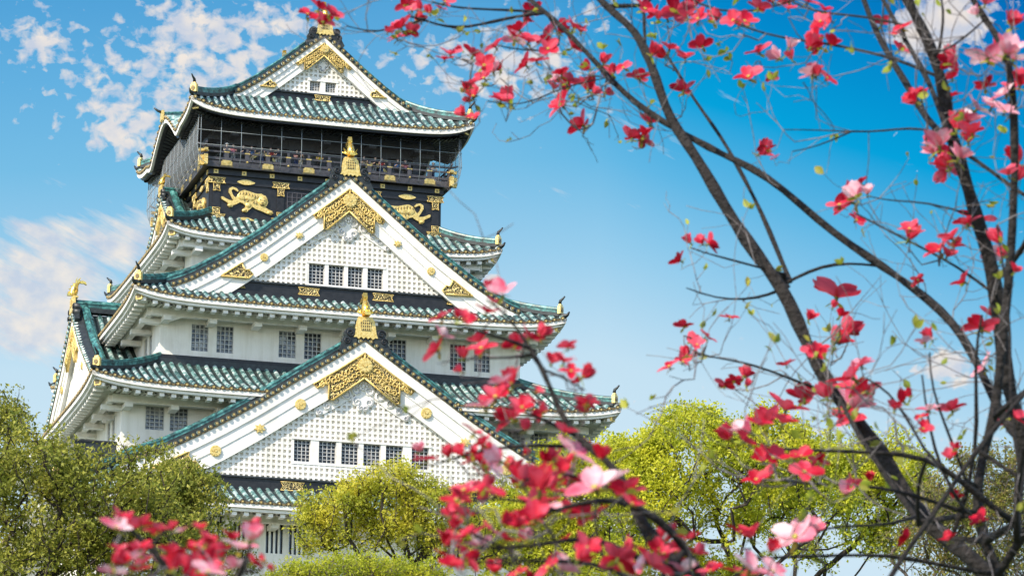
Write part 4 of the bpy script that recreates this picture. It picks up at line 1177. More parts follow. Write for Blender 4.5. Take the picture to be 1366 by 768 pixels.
def leaf_quads(C, size, rs, up=0.35, ratio=.55):
    """kite shaped leaves at centres C"""
    n = len(C)
    d = rs.normal(size=(n,3)); d[:,2] += up; d /= np.linalg.norm(d, axis=1)[:,None]
    nrm = rs.normal(size=(n,3)); nrm[:,2] += .8
    s = np.cross(d, nrm); s /= np.linalg.norm(s, axis=1)[:,None]+1e-9; nn = np.cross(s, d)
    L = size*rs.uniform(.5,1.6,(n,1)); W = L*ratio
    a = C; b = C+d*L*.5+s*W*.5+nn*L*.10; c = C+d*L; e = C+d*L*.5-s*W*.5+nn*L*.10
    V = np.stack([a,b,c,e], 1).reshape(-1,3); F = np.arange(4*n).reshape(n,4)
    return V, F
def tree(name, label, D, blobs, basepx, leafmat, barkmat, seed, nattr=420, tufts=4200, leaf=.075, per=6, shell=.45, lower=.25, tuft_r=.07, fork=None, tip=.014, trunk_cap=.45, thin=None, group=None, spread=.5, cat='tree'):
    rs = np.random.RandomState(seed)
    m = D/F_PX
    fwd = np.array(ray(683, 384)); ri = np.array(CAMROT @ Vector((1,0,0))); upv = np.array(CAMROT @ Vector((0,1,0)))
    ell = []
    for (px, py, rx, ry) in blobs:
        c = np.array(at(px, py, D)); ell.append((c, rx*m, ry*m))
    wts = np.array([a*b for _, a, b in ell]); wts = wts/wts.sum()
    def sample(n, inner=shell, low=lower):
        out = []
        while len(out) < n:
            k = rs.choice(len(ell), p=wts); c, a, b = ell[k]
            v = rs.normal(size=3); v /= np.linalg.norm(v)
            if v[2] < 0 and rs.rand() > low: v[2] = -v[2]
            # lumpy surface
            lump = 1+.10*sin(v[0]*5+k*1.7+seed)+.08*sin(v[2]*7+v[1]*4+seed*2)
            r = (inner+(1-inner)*rs.rand()**.6)*lump
            p = c+ri*v[0]*a*r+np.array([0,1,0])*v[1]*(a+b)*.5*r+np.array([0,0,1])*v[2]*b*r
            # discard points deep inside another blob now and then so crowns stay hollow
            ins = False
            for kk, (c2, a2, b2) in enumerate(ell):
                if kk == k: continue
                q = p-c2
                if (q@ri/a2)**2+(q[1]/((a2+b2)*.5))**2+(q[2]/b2)**2 < inner**2*.8: ins = True; break
            if ins and rs.rand() > .25: continue
            out.append(p)
        return np.array(out)
    A = sample(nattr)
    base = np.array(at(basepx, 1000, D)); gz = ground_z(base[0], base[1]); base[2] = gz
    cen = sum(w*e[0] for w, e in zip(wts, ell)); low = min(e[0][2]-e[2]*.6 for e in ell)
    fk = np.array([base[0]*.6+cen[0]*.4, base[1]*.6+cen[1]*.4, max(gz+2, low-1.2)]) if fork is None else np.array(at(fork[0], fork[1], D))
    P = [base]; par = [-1]
    n0 = 7
    for i in range(1, n0+1):
        f = i/n0; p = base+(fk-base)*f+rs.normal(size=3)*np.array([.12,.12,.02])*(1-f*.5); P.append(p); par.append(len(P)-2)
    order = np.argsort(np.linalg.norm(A-fk, axis=1))
    # coarse order: a few main limbs first
    far = rs.permutation(len(A))[:14]; order = list(far)+[i for i in order if i not in set(far)]
    arr = np.zeros((60000,3)); depth = np.zeros(60000)
    for i, p in enumerate(P): arr[i] = p; depth[i] = i*.2
    cnt = len(P)
    seg = max(.22, 18*m)
    for ai in order:
        a = A[ai]
        lo = 3 if cnt > 5 else 0
        d = np.linalg.norm(arr[lo:cnt]-a, axis=1)
        # branches prefer to start lower than their tip and not to turn back
        hd = np.hypot(arr[lo:cnt,0]-a[0], arr[lo:cnt,1]-a[1]); pen = np.maximum(0, .75*hd-(a[2]-arr[lo:cnt,2]))*1.5
        k = int(np.argmin(d+pen*.8+depth[lo:cnt]*.05))+lo
        start = arr[k].copy(); vec = a-start; Ld = np.linalg.norm(vec); ns = max(1, int(Ld/seg))
        side = rs.normal(size=3); side -= side@vec/(Ld+1e-9)**2*vec; side /= np.linalg.norm(side)+1e-9
        bow = Ld*rs.uniform(-.16,.16); sag = Ld*.12
        prev = k
        for j in range(1, ns+1):
            f = j/ns; p = start+vec*f+side*bow*sin(pi*f)+np.array([0,0,1])*(-sag)*sin(pi*f)*(1 if vec[2] > 0 else -.5)+rs.normal(size=3)*seg*.14*(f < 1)
            arr[cnt] = p; depth[cnt] = depth[prev]+seg; par.append(prev); prev = cnt; cnt += 1
    P = arr[:cnt]
    R = pipe_radii(par, cnt, tip, 2.35, None); 
    sc = min(1.0, trunk_cap/R[0]); R = np.where(R > tip*2, R*sc+(tip*(1-sc)), R)
    V, Q = chains_to_tubes(P, par, R, 6, tip*2.2)
    root = empty(name, tuple(base)); tag(root, label, cat, group)
    org = np.array(base)
    np_mesh('trunk', np.array(V)-org, Q, [barkmat], root, smooth=True)
    # leaf tufts near the attractors and outer twigs
    na = len(A); idx = rs.randint(0, na, tufts)
    ctr = A[idx]; rad = spread*rs.rand(tufts)**.5
    dirs = rs.normal(size=(tufts,3)); dirs /= np.linalg.norm(dirs, axis=1)[:,None]; dirs[:,2] *= .75
    T_ = ctr+dirs*rad[:,None]
    # fine twigs from the attractor to each tuft
    a = ctr; w = tip*.45
    off = rs.normal(size=(tufts,3)); off /= np.linalg.norm(off, axis=1)[:,None]
    s2 = np.cross(off, T_-a); s2 /= np.linalg.norm(s2, axis=1)[:,None]+1e-9
    mid = (a+T_)/2-np.array([0,0,1])*(rad*.12)[:,None]
    TV = np.stack([a+s2*w, a-s2*w, mid-s2*w*.8, mid+s2*w*.8, T_-s2*w*.4, T_+s2*w*.4], 1).reshape(-1,3)
    b0 = np.arange(tufts)*6
    TF = np.concatenate([np.stack([b0,b0+1,b0+2,b0+3],1), np.stack([b0+3,b0+2,b0+4,b0+5],1)])
    np_mesh('twigs', TV-org, TF, [barkmat], root)
    C = np.repeat(T_, per, 0)+rs.normal(size=(tufts*per,3))*tuft_r
    LV, LF = leaf_quads(C, leaf, rs)
    np_mesh('crown', LV-org, LF, [leafmat], root)
    return root
lf_olive = leaf_material('olive_leaf', [(.22,.22,.03),(.38,.37,.05),(.54,.50,.09),(.29,.29,.04)], .42)
lf_yellow = leaf_material('yellow_green_leaf', [(.42,.46,.02),(.58,.60,.04),(.68,.66,.07),(.50,.48,.04)], .5)
lf_maple = leaf_material('maple_young_leaf', [(.54,.50,.035),(.72,.66,.06),(.84,.75,.13),(.62,.57,.05)], .52)
lf_bright = leaf_material('spring_leaf', [(.50,.50,.025),(.70,.68,.045),(.84,.80,.09),(.56,.55,.03)], .52)
lf_brown = leaf_material('bronze_young_leaf', [(.22,.24,.04),(.32,.30,.06),(.34,.24,.09),(.26,.28,.04)], .4)

TG = 'trees standing between the viewer and the castle'
tree('broadleaf_tree', 'large olive green tree in the lower left corner hiding the castle base', 72,
     [(60,685,125,122),(145,668,105,82),(20,655,70,92),(60,770,150,80),(190,730,90,80)], 30, lf_olive, bark_dark, 3, nattr=620, tufts=3700, leaf=.085, per=9, tuft_r=.085, shell=.35, lower=.7, spread=.30, fork=(20,790), group=TG)
tree('broadleaf_tree', 'thin leafy top of a tree at the extreme left edge above the large olive tree', 82,
     [(-12,580,46,58)], -40, lf_olive, bark_dark, 5, nattr=90, tufts=800, leaf=.085, per=6, spread=.35, group=TG)
tree('broadleaf_tree', 'greyish olive tree in front of the left foot of the lowest gable', 78,
     [(235,650,45,58),(262,690,52,62),(215,690,55,60),(270,750,70,55)], 240, lf_olive, bark_dark, 9, nattr=330, tufts=2300, leaf=.08, per=9, tuft_r=.085, shell=.3, lower=.7, spread=.27, fork=(235,800), group=TG)
tree('maple_tree', 'rounded yellow olive maple with dark spreading limbs in front of the castle wall', 100,
     [(455,690,60,50),(520,668,72,52),(585,690,60,50),(545,715,60,35),(415,710,28,35),(640,720,50,50)], 520, lf_maple, bark_dark, 12, nattr=620, tufts=4100, leaf=.085, per=8, tuft_r=.09, shell=.35, lower=.5, spread=.31, fork=(515,770), group=TG)
tree('maple_tree', 'low bright yellow treetop at the bottom edge below the rounded maple', 92,
     [(470,778,105,34),(390,778,40,26),(540,780,60,30)], 470, lf_yellow, bark_grey, 14, nattr=240, tufts=3800, leaf=.07, per=6, shell=.4, spread=.38, group=TG)
tree('camphor_tree', 'bright green tree directly right of the castle behind the pink flowers', 112,
     [(690,730,80,85),(770,665,75,78),(830,640,50,65),(760,750,100,60)], 740, lf_bright, bark_dark, 21, nattr=560, tufts=5200, leaf=.11, per=9, tuft_r=.12, shell=.35, lower=.5, spread=.42, fork=(745,800), group=TG)
tree('camphor_tree', 'largest domed bright green tree with open lower branches right of the castle', 104,
     [(945,640,120,95),(860,665,70,88),(1020,640,85,90),(900,700,110,70),(1060,690,90,60),(860,765,110,42),(960,775,70,22)], 1010, lf_bright, bark_dark, 22, nattr=760, tufts=6400, leaf=.105, per=9, tuft_r=.12, shell=.66, lower=.16, spread=.38, fork=(985,850), group=TG)
tree('camphor_tree', 'green tree partly hidden behind the thick leaning dogwood limb', 112,
     [(1115,665,95,88),(1180,660,75,75),(1060,665,60,75),(1220,700,60,50)], 1120, lf_bright, bark_dark, 23, nattr=520, tufts=4200, leaf=.11, per=9, tuft_r=.12, shell=.60, lower=.30, spread=.42, fork=(1110,830), group=TG)
tree('young_tree', 'sparse bronze green tree at the lower right edge with sky showing through', 90,
     [(1300,690,80,90),(1350,660,50,70),(1240,720,60,60),(1330,760,90,60)], 1310, lf_brown, bark_grey, 27, nattr=420, tufts=3800, leaf=.085, per=5, shell=.25, lower=.6, spread=.42, group=TG)

# ------------------------------------------------------------------ flowering dogwoods
bark_dog = material('dogwood_bark', (0.05,0.04,0.035), 0.85, scale=25, ramp=[(0.3,(0.005,0.004,0.003)),(0.62,(0.015,0.011,0.009)),(0.8,(0.06,0.05,0.042))], bump=.6, bscale=60)
bark_twig = material('pale_twig', (0.30,0.27,0.25), 0.7, scale=30, ramp=[(0.35,(0.05,0.035,0.03)),(0.65,(0.26,0.24,0.24))])  # sunlit halo of thin twigs against the sky, put into their colour
def petal_material(name, lo, mid, hi, trans=.4):
    m = bpy.data.materials.new(name); m.use_nodes = True; nt = m.node_tree; N = nt.nodes; L = nt.links; b = N['Principled BSDF']
    tc = N.new('ShaderNodeTexCoord'); no = N.new('ShaderNodeTexNoise'); no.inputs['Scale'].default_value = 1.6; no.inputs['Detail'].default_value = 3; L.new(tc.outputs['Object'], no.inputs['Vector'])
    g = N.new('ShaderNodeNewGeometry'); ad = N.new('ShaderNodeMath'); ad.operation = 'MULTIPLY_ADD'; ad.inputs[1].default_value = .45; L.new(g.outputs['Random Per Island'], ad.inputs[0]); L.new(no.outputs[0], ad.inputs[2])
    r = N.new('ShaderNodeValToRGB'); L.new(ad.outputs[0], r.inputs[0]); e = r.color_ramp.elements
    e[0].position = .38; e[0].color = lo+(1,); e[1].position = .98; e[1].color = hi+(1,); q = e.new(.66); q.color = mid+(1,)
    L.new(r.outputs[0], b.inputs['Base Color']); b.inputs['Roughness'].default_value = .5; b.inputs['Specular IOR Level'].default_value = .25
    t = N.new('ShaderNodeBsdfTranslucent'); L.new(r.outputs[0], t.inputs[0]); mx = N.new('ShaderNodeMixShader'); mx.inputs[0].default_value = trans
    L.new(b.outputs[0], mx.inputs[1]); L.new(t.outputs[0], mx.inputs[2]); L.new(mx.outputs[0], N['Material Output'].inputs[0])
    return m
petal_red = petal_material('crimson_bract', (.36,.003,.014), (.62,.010,.040), (.82,.11,.17))
petal_pink = petal_material('pink_bract', (.66,.04,.11), (.84,.24,.33), (.90,.66,.70))
button = material('flower_button', (0.45,0.42,0.08), 0.7)
lf_dog = leaf_material('dogwood_young_leaf', [(.30,.34,.03),(.44,.48,.05),(.55,.52,.08),(.34,.30,.05)], .5)
sepal = material('green_calyx', (0.16,0.19,0.03), 0.6, trans=.3)
def flower_mesh(seed, mat, openness):
    rs = random.Random(seed); mb = MB()
    for k in range(4):
        a0 = pi/2*k+rs.uniform(-.18,.18); op = openness+rs.uniform(-.22,.22); Ls = rs.uniform(.88,1.1); wd = rs.uniform(.34,.46); tw = rs.uniform(-.4,.4); curl = rs.uniform(-.2,.55)
        rad = Vector((cos(a0), sin(a0), 0)); sd = Vector((-sin(a0), cos(a0), 0))
        rows = []
        for i in range(7):
            s = i/6; ang = op-curl*s*s       # elevation angle of the bract
            r = s*Ls
            c = rad*(.04+sum(cos(op-curl*(q/6)**2) for q in range(i))/6*Ls)+Vector((0,0,1))*(sum(sin(op-curl*(q/6)**2) for q in range(i))/6*Ls)
            w = wd*(sin(pi*min(1, s*.86+.08))**.8)
            row = []
            for j in range(5):
                t = (j-2)/2; notch = -.14*(1-abs(t))**1.5 if i == 6 else 0
                lift = .16*t*t*w*2
                n_ = (Vector((0,0,1))*cos(ang)-rad*sin(ang))
                row.append(c+sd*(w*t*cos(tw*s))+n_*(lift+w*t*sin(tw*s))+(rad*cos(ang)+Vector((0,0,1))*sin(ang))*notch)
            rows.append(row)
        mb.grid(rows, mat, smooth=True)
    for k in range(9):
        an = k*2.4; r = .10*sqrt(k/9); mb.ball((r*cos(an), r*sin(an), .07), .045, button, 6, 4, (1,1,1.3))
    mb.tube([(0,0,.06),(0,0,-.06),(0,0,-.32)], [.10,.07,.045], sepal, 6)
    for k in range(2):
        a0 = pi*k+rs.uniform(0,1.5); rad = Vector((cos(a0), sin(a0), 0)); sd = Vector((-sin(a0), cos(a0), 0)); el = rs.uniform(-.4,.5); Ls = rs.uniform(.35,.6)
        rows = []
        for i in range(5):
            s = i/4; c = Vector((0,0,-.2))+(rad*cos(el)+Vector((0,0,1))*sin(el))*s*Ls+Vector((0,0,-.12))*s*s; w = .13*sin(pi*min(1,s*.9+.06))
            rows.append([c-sd*w+Vector((0,0,.04)), c, c+sd*w+Vector((0,0,.04))])
        mb.grid(rows, lf_dog, smooth=True)
    me = bpy.data.meshes.new('flower'); me.from_pydata([tuple(p) for p in mb.v], [], mb.f)
    for m in mb.mats: me.materials.append(m)
    me.polygons.foreach_set('material_index', mb.m); me.polygons.foreach_set('use_smooth', mb.sm); me.update()
    return me
FM_red = [flower_mesh(i, petal_red, (.25,.5,.8,1.05,.6,.35,.95,.15)[i]) for i in range(8)]
FM_pink = [flower_mesh(20+i, petal_pink, (.3,.6,.9,.45)[i]) for i in range(4)]
FM_bud = [flower_mesh(40+i, petal_red, 1.38) for i in range(2)]

def dogwood(name, label, branches, flowers, trunk, seed, nbare, group, extra_leaves, twig_tip=.00070, fscale=.68, pinkish=.1):
    """branches: list of (pts[(px,py,depth,r_px)]); flowers (px,py,size,kind); everything is set out at its own real distance"""
    rs = np.random.RandomState(seed)
    P = []; par = []; R = []
    def addpoly(pts, attach=True):
        pr = None
        w = [(np.array(at(p[0], p[1], p[2])), p[3]*p[2]/F_PX) for p in pts]
        # resample with a little wander
        out = []
        for (a, ra), (b, rb) in zip(w, w[1:]):
            n = max(2, int(np.linalg.norm(b-a)/.05))
            for k in range(n): out.append((a+(b-a)*k/n+rs.normal(size=3)*.0035, ra+(rb-ra)*k/n))
        out.append(w[-1])
        # smooth
        q = [o[0] for o in out]
        ph1, ph2, a1 = rs.uniform(0,6), rs.uniform(0,6), min(.012, .4*np.mean([o[1] for o in out])+.004)
        q = [v+np.array([sin(i*.55+ph1)+.6*sin(i*1.3+ph2), .5*sin(i*.7+ph2), cos(i*.48+ph2)+.6*cos(i*1.1+ph1)])*a1*.6*min(1, i*.2, (len(q)-1-i)*.2) for i, v in enumerate(q)]
        out = [(o[0], o[1]*(1+.07*sin(i*1.7+ph1)+.06*rs.normal())) for i, o in enumerate(out)]
        for _ in range(5): q = [q[0]]+[(q[i-1]+q[i]*2+q[i+1])/4 for i in range(1, len(q)-1)]+[q[-1]]
        pr = -1
        if attach and P:
            d = np.linalg.norm(np.array(P)-q[0], axis=1); j = int(np.argmin(d))
            if d[j] < .45: pr = j
        for p, (_, r) in zip(q, out):
            P.append(p); par.append(pr); R.append(r); pr = len(P)-1
    for b in branches: addpoly(b)
    base = trunk
    nb = len(P)
    # twigs to the flowers
    fl = []
    F3 = []
    for f in flowers:
        px, py, s = f[0], f[1], f[2]
        arr = np.array(P[:nb]); 
        # depth taken from the nearest branch in view, with a spread
        v = np.array(ray(px, py)); 
        rel = arr-np.array(CAM); dep = rel@np.array(-(CAMROT @ Vector((0,0,-1))))*-1
        pr = rel/dep[:,None]; dd = np.linalg.norm(pr-v, axis=1); j = int(np.argmin(dd))
        d = dep[j]+rs.uniform(-.35,.35)
        F3.append((np.array(at(px, py, d)), d))
    order = np.argsort([min(np.linalg.norm(np.array(P[:nb])-p[0], axis=1)) for p in F3])
    tips = []
    tw0 = len(P)
    right = np.array(CAMROT @ Vector((1,0,0)))
    for oi in order:
        p, d = F3[oi]; arr = np.array(P)
        pref = (arr-p)@right
        dist = np.linalg.norm(arr-p, axis=1)+np.maximum(0, arr[:,2]-p[2])*.5+np.maximum(0, -pref)*.35
        j = int(np.argmin(dist)); s0 = arr[j]
        end = p-np.array([0,0,1])*.02*1
        vec = end-s0; Ld = np.linalg.norm(vec); ns = max(3, int(Ld/.04)); side = rs.normal(size=3); side -= side@vec/(Ld*Ld+1e-9)*vec; side /= np.linalg.norm(side)+1e-9
        bow = Ld*rs.uniform(-.22,.22); prev = j
        for k in range(1, ns+1):
            f = k/ns; q = s0+vec*f+side*bow*sin(pi*f)-np.array([0,0,1])*Ld*.16*sin(pi*f)+rs.normal(size=3)*.005*(f < 1)
            P.append(q); par.append(prev); R.append(0); prev = len(P)-1
        dr = (P[-1]-P[-2]); tips.append((oi, dr/np.linalg.norm(dr)))
    # bare side twigs with buds and opening leaves
    leafpts = []
    n_ = len(P)
    for k in range(nbare):
        j = rs.randint(0, n_)
        while R[j] > .016 and rs.rand() < .6: j = rs.randint(0, n_)
        q = np.array(P[j]); par_ = j
        dirv = rs.normal(size=3)*np.array([1,.6,.8]); dirv += np.array([-.35,0,.35]); dirv /= np.linalg.norm(dirv)
        Ld = rs.uniform(.10,.45)*twlen; ns = max(3, int(Ld/.035))
        for i in range(ns):
            dirv = dirv+rs.normal(size=3)*.22+np.array([0,0,.06]); dirv /= np.linalg.norm(dirv)
            q = q+dirv*Ld/ns; P.append(q); par.append(par_); R.append(0); par_ = len(P)-1
            if rs.rand() < .35:
                d2 = dirv+rs.normal(size=3)*.6; d2 /= np.linalg.norm(d2); q2 = q.copy(); pp = par_
                for _ in range(rs.randint(1,4)):
                    q2 = q2+d2*.03+rs.normal(size=3)*.004; P.append(q2); par.append(pp); R.append(0); pp = len(P)-1
                if rs.rand() < extra_leaves: leafpts.append((q2, d2))
        if rs.rand() < extra_leaves*1.3: leafpts.append((q, dirv))
    # order check: parents always precede children, so radii can be summed backwards
    R = np.array(R); rp = pipe_radii(par, len(P), twig_tip, 2.2)
    tw = np.arange(len(P)) >= tw0
    R2 = np.where(tw, np.minimum(rp, .0026), np.maximum(R, rp*.0))
    Pn = np.array(P)
    thick = [i for i in range(len(P)) if not tw[i]]
    V, Q = chains_to_tubes([Pn[i] for i in thick], [par[i] if par[i] >= 0 else -1 for i in thick], [R2[i] for i in thick], 9)
    root = empty(name, tuple(base)); tag(root, label, 'flowering tree', group); org = np.array(base)
    np_mesh('limbs', np.array(V)-org, Q, [bark_dog], root, smooth=True)
    # twigs: chains whose first node hangs on a limb node
    tidx = {}; tp = []; tpar = []; tr = []
    for i in range(tw0, len(P)):
        if par[i] < tw0:
            tp.append(Pn[par[i]]); tpar.append(-1); tr.append(R2[i]); pi_ = len(tp)-1
        else: pi_ = tidx[par[i]]
        tp.append(Pn[i]); tpar.append(pi_); tr.append(R2[i]); tidx[i] = len(tp)-1
    V, Q = chains_to_tubes(tp, tpar, tr, 4)
    np_mesh('twigs', np.array(V)-org, Q, [bark_twig], root, smooth=True)
    # flowers
    items = []
    for (oi, dr) in tips:
        p, d = F3[oi]; f = flowers[oi]; s = f[2]*d/F_PX*fscale; kind = f[3] if len(f) > 3 else 'r'
        if kind == 'r' and rs.rand() < pinkish: kind = 'p'
        me = (FM_red if kind == 'r' else FM_pink if kind == 'p' else FM_bud)
        me = me[rs.randint(0, len(me))]
        ax = Vector(dr)*.5+Vector((rs.normal()*.35, rs.normal()*.25-.12, .75)); ax.normalize()
        q = ax.to_track_quat('Z', 'Y').to_matrix() @ Matrix.Rotation(rs.uniform(0, 6.28), 3, 'Z')
        items.append((s, p, q, me))
    items.sort(key=lambda t: -t[0])
    for (s, p, q, me) in items[:100]:
        o = bpy.data.objects.new('flower', me); COL.objects.link(o); o.parent = root
        o.matrix_local = Matrix.Translation(Vector(p-org)) @ q.to_4x4() @ Matrix.Scale(s, 4)
    rest = items[100:]
    if rest:
        mb = MB(); mats = []
        for (s, p, q, me) in rest:
            b = len(mb.v)
            for v in me.vertices: mb.v.append(tuple(Vector(p-org)+q @ (v.co*s)))
            for pl in me.polygons: mb.face([b+i for i in pl.vertices], me.materials[pl.material_index], True)
        o = mb.build('flowers', root); o['kind'] = 'stuff'
    # leaves in pairs at twig tips
    mb = MB()
    for (q, dv_) in leafpts:
        for k in range(rs.randint(1,4)):
            u = Vector(dv_)+Vector(rs.normal(size=3))*.55+Vector((0,0,.25)); u.normalize(); sd = u.cross(Vector(rs.normal(size=3))); sd.normalize(); nn = sd.cross(u)
            L_ = rs.uniform(.014,.030)*lfscale; w0 = L_*rs.uniform(.24,.36); rows = []
            for i in range(5):
                s = i/4; c = Vector(q)+u*L_*s-nn*L_*.18*s*s; w = w0*sin(pi*min(1, s*.92+.04))
                rows.append([c-sd*w+nn*w*.4-Vector(org), c-Vector(org), c+sd*w+nn*w*.4-Vector(org)])
            mb.grid(rows, lf_dog, smooth=True)
    if mb.v: mb.build('leaves', root)
    return root
# flower table: x, y, size in photograph pixels, kind
FL_A = """410,20,26;426,12,28;441,20,30;432,29,24;544,7,26;560,15,26;573,18,20;555,29,24;535,38,32;529,51,24;593,3,22;601,73,24;593,80,20;
631,75,30;646,88,28;661,63,28;658,97,28;646,105,28;667,94,22;628,114,22;631,129,26;620,120,18;681,136,34;693,41,26;686,54,28;705,56,28;699,29,20;711,15,24;749,32,26;765,38,26;731,47,28;746,44,24;731,66,26;702,88,28;716,82,28;763,64,26;743,105,28;757,110,30;749,100,24;784,120,30;787,92,22;749,141,34;778,168,34;620,154,24;
860,13,30;902,15,36;890,25,30;926,9,28;931,26,26;917,23,24;952,29,28;937,62,26;993,29,28;1011,12,28;978,28,26;1031,4,26;1052,3,26;1078,3,26;870,73,28;893,66,22;914,79,28;854,105,30;911,122,30;1013,70,30;1040,78,28,p;1052,64,26,p;999,103,32;1031,105,18;1081,64,30;1093,29,22;1084,100,26,p;817,100,26;805,85,24;832,91,22;843,185,28;867,164,28;858,188,26;1013,205,30;1027,199,16;788,117,24;791,125,20;
1095,29,24;1109,29,22;1095,64,34;1109,61,28;1083,97,26,p;1089,102,26;1175,32,24;1203,38,24;1200,67,22;1221,138,30;1229,132,26;1273,76,28;1265,85,24;1270,105,24;1270,129,22;1314,6,30;1303,20,22;1350,35,34;1317,79,44,p;1341,73,46,p;1314,117,28;1341,126,32;1303,146,38,p;1323,143,34,p;1276,173,40;1291,164,36,p;1297,179,34;1253,196,44,p;1262,217,38;1279,211,36,p;1358,217,38;1361,114,36;
921,324,22;945,326,24;937,325,20;908,348,24;1136,270,46;1120,274,30;1142,262,34,p;1149,244,20;1157,259,22;1142,294,22;1212,319,36;1253,335,34;1270,319,32;1272,330,26;1225,374,18;1287,376,28;1305,293,40;1290,302,26;1335,322,34;1320,341,30;1353,363,22;1264,222,34;1357,240,36;1116,397,56;1079,426,22;1120,422,22;1116,456,34;1131,445,36;1090,471,24;1082,470,26;973,424,22;912,436,22;942,448,22;923,456,22;930,460,20;916,474,22;893,489,26;1049,487,22;1242,452,28;1309,437,44;1324,423,30;
911,483,22;992,502,26;967,515,24;980,508,20;1112,457,34;1091,470,28;1138,504,50;1150,487,30;1133,542,56,p;1155,521,34;1073,532,40;1103,530,34;1048,547,46;1022,568,46;1001,577,40;975,585,38;1044,564,36;1031,611,34;1018,615,30;1027,636,36;1009,640,30;1069,609,26;1073,630,36;1091,615,24;1161,641,22;1129,658,30,p;1138,645,24;1206,536,30;1193,546,24;1240,547,26;1270,547,34;1231,572,24;1313,491,34;1342,564,38;1364,581,30;1274,666,22;1266,611,22;1308,696,28;1210,720,24;1266,720,24;1061,717,52,p;1082,709,36,p;1001,717,40;1340,150,28,p;1352,80,40,p;1245,205,30,p"""
FL_B = """670,392,34;589,423,32;620,427,28;649,417,28;588,448,26,p;583,468,34;642,465,34;619,477,26;689,457,28;706,451,36;720,448,30;736,484,28;752,483,32;762,495,24;777,503,32;683,512,38;661,530,40;673,526,30;648,542,40,p;682,559,40;633,577,36;708,533,26;723,550,26;784,536,30;780,550,24;701,574,26;753,577,34;
569,613,34;645,593,28;598,609,28;616,606,26;633,615,32;651,621,40,p;668,615,38,p;724,615,24;739,613,34;765,606,46,p;778,603,28;800,612,34;690,631,32;695,643,50;720,654,58;745,643,28;762,637,40,p;742,657,30;794,651,58,p;815,643,44,p;837,656,44;619,654,38;613,665,28;648,651,34;636,655,26;718,675,50;698,684,30;724,692,30;736,681,32,p;780,687,30;601,690,32;617,688,28;607,706,26;619,716,38;633,712,30;639,728,32,p;595,728,38;595,742,28;601,754,28;623,745,32;670,697,28;686,704,34;701,698,28,p;674,720,32;704,719,28,p;783,731,36;771,726,28;748,760,50,p;771,747,36;833,728,24;824,745,46;835,760,40;859,754,34;888,722,44;871,725,28;901,733,30;920,719,28;929,739,28;897,742,30;912,763,40,p;886,739,34;869,756,46;
1027,735,30;1001,760,50;1031,762,34,p;948,762,30;895,760,32;660,762,30;690,765,28"""
FL_C = """160,690,24;155,704,34,p;170,701,32;188,701,32;211,707,30;229,706,20;265,704,18;275,725,30;188,731,28;152,751,38;173,748,34,p;179,761,34;211,751,34,p;232,760,38;234,742,28;267,745,40;276,748,30;293,745,36;319,731,38,p;334,719,38,p;314,757,34,p;337,751,22;278,763,36,p;352,747,14,b;264,763,40;150,765,34,p;222,735,30;250,758,30"""
def parse(s):
    out = []
    for t in s.replace('\n', '').split(';'):
        if not t.strip(): continue
        q = t.split(','); out.append((float(q[0]), float(q[1]), float(q[2]), q[3] if len(q) > 3 else 'r'))
    return out
def denser(lst, seed, off=19, p=.6):
    # most clusters in the photograph hold a second, smaller bloom tucked beside the first
    g = random.Random(seed); out = list(lst)
    for (x, y, sz, k) in lst:
        if g.random() < p:
            a = g.uniform(0, 6.28); out.append((x+cos(a)*off*g.uniform(.6,1.2), y+sin(a)*off*g.uniform(.5,1.1), sz*g.uniform(.6,.85), 'r'))
    return out
def br(s, d0, d1, r0, r1):
    pts = [tuple(float(a) for a in t.split(',')) for t in s.split()]
    n = len(pts)-1
    return [(p[0], p[1], d0+(d1-d0)*i/n, r0+(r1-r0)*i/n) for i, p in enumerate(pts)]
TA = at(1400, 900, 7.2); TA_base = (TA.x+.25, TA.y, 0.0)
def trunkpts(base, top, n, r0, r1):
    """a stem from the ground up to a point, as (px,py,depth,r_px) is not possible out of frame, so it is given in px of its own depth"""
    out = []
    for i in range(n+1):
        f = i/n; p = Vector(base)+(Vector(top)-Vector(base))*f; v = CAMROT.transposed() @ (p-CAM); d = -v.z
        out.append((683+v.x/d*F_PX, 384-v.y/d*F_PX, d, (r0+(r1-r0)*f)*F_PX/d))
    return out
twlen = .8; lfscale = .9
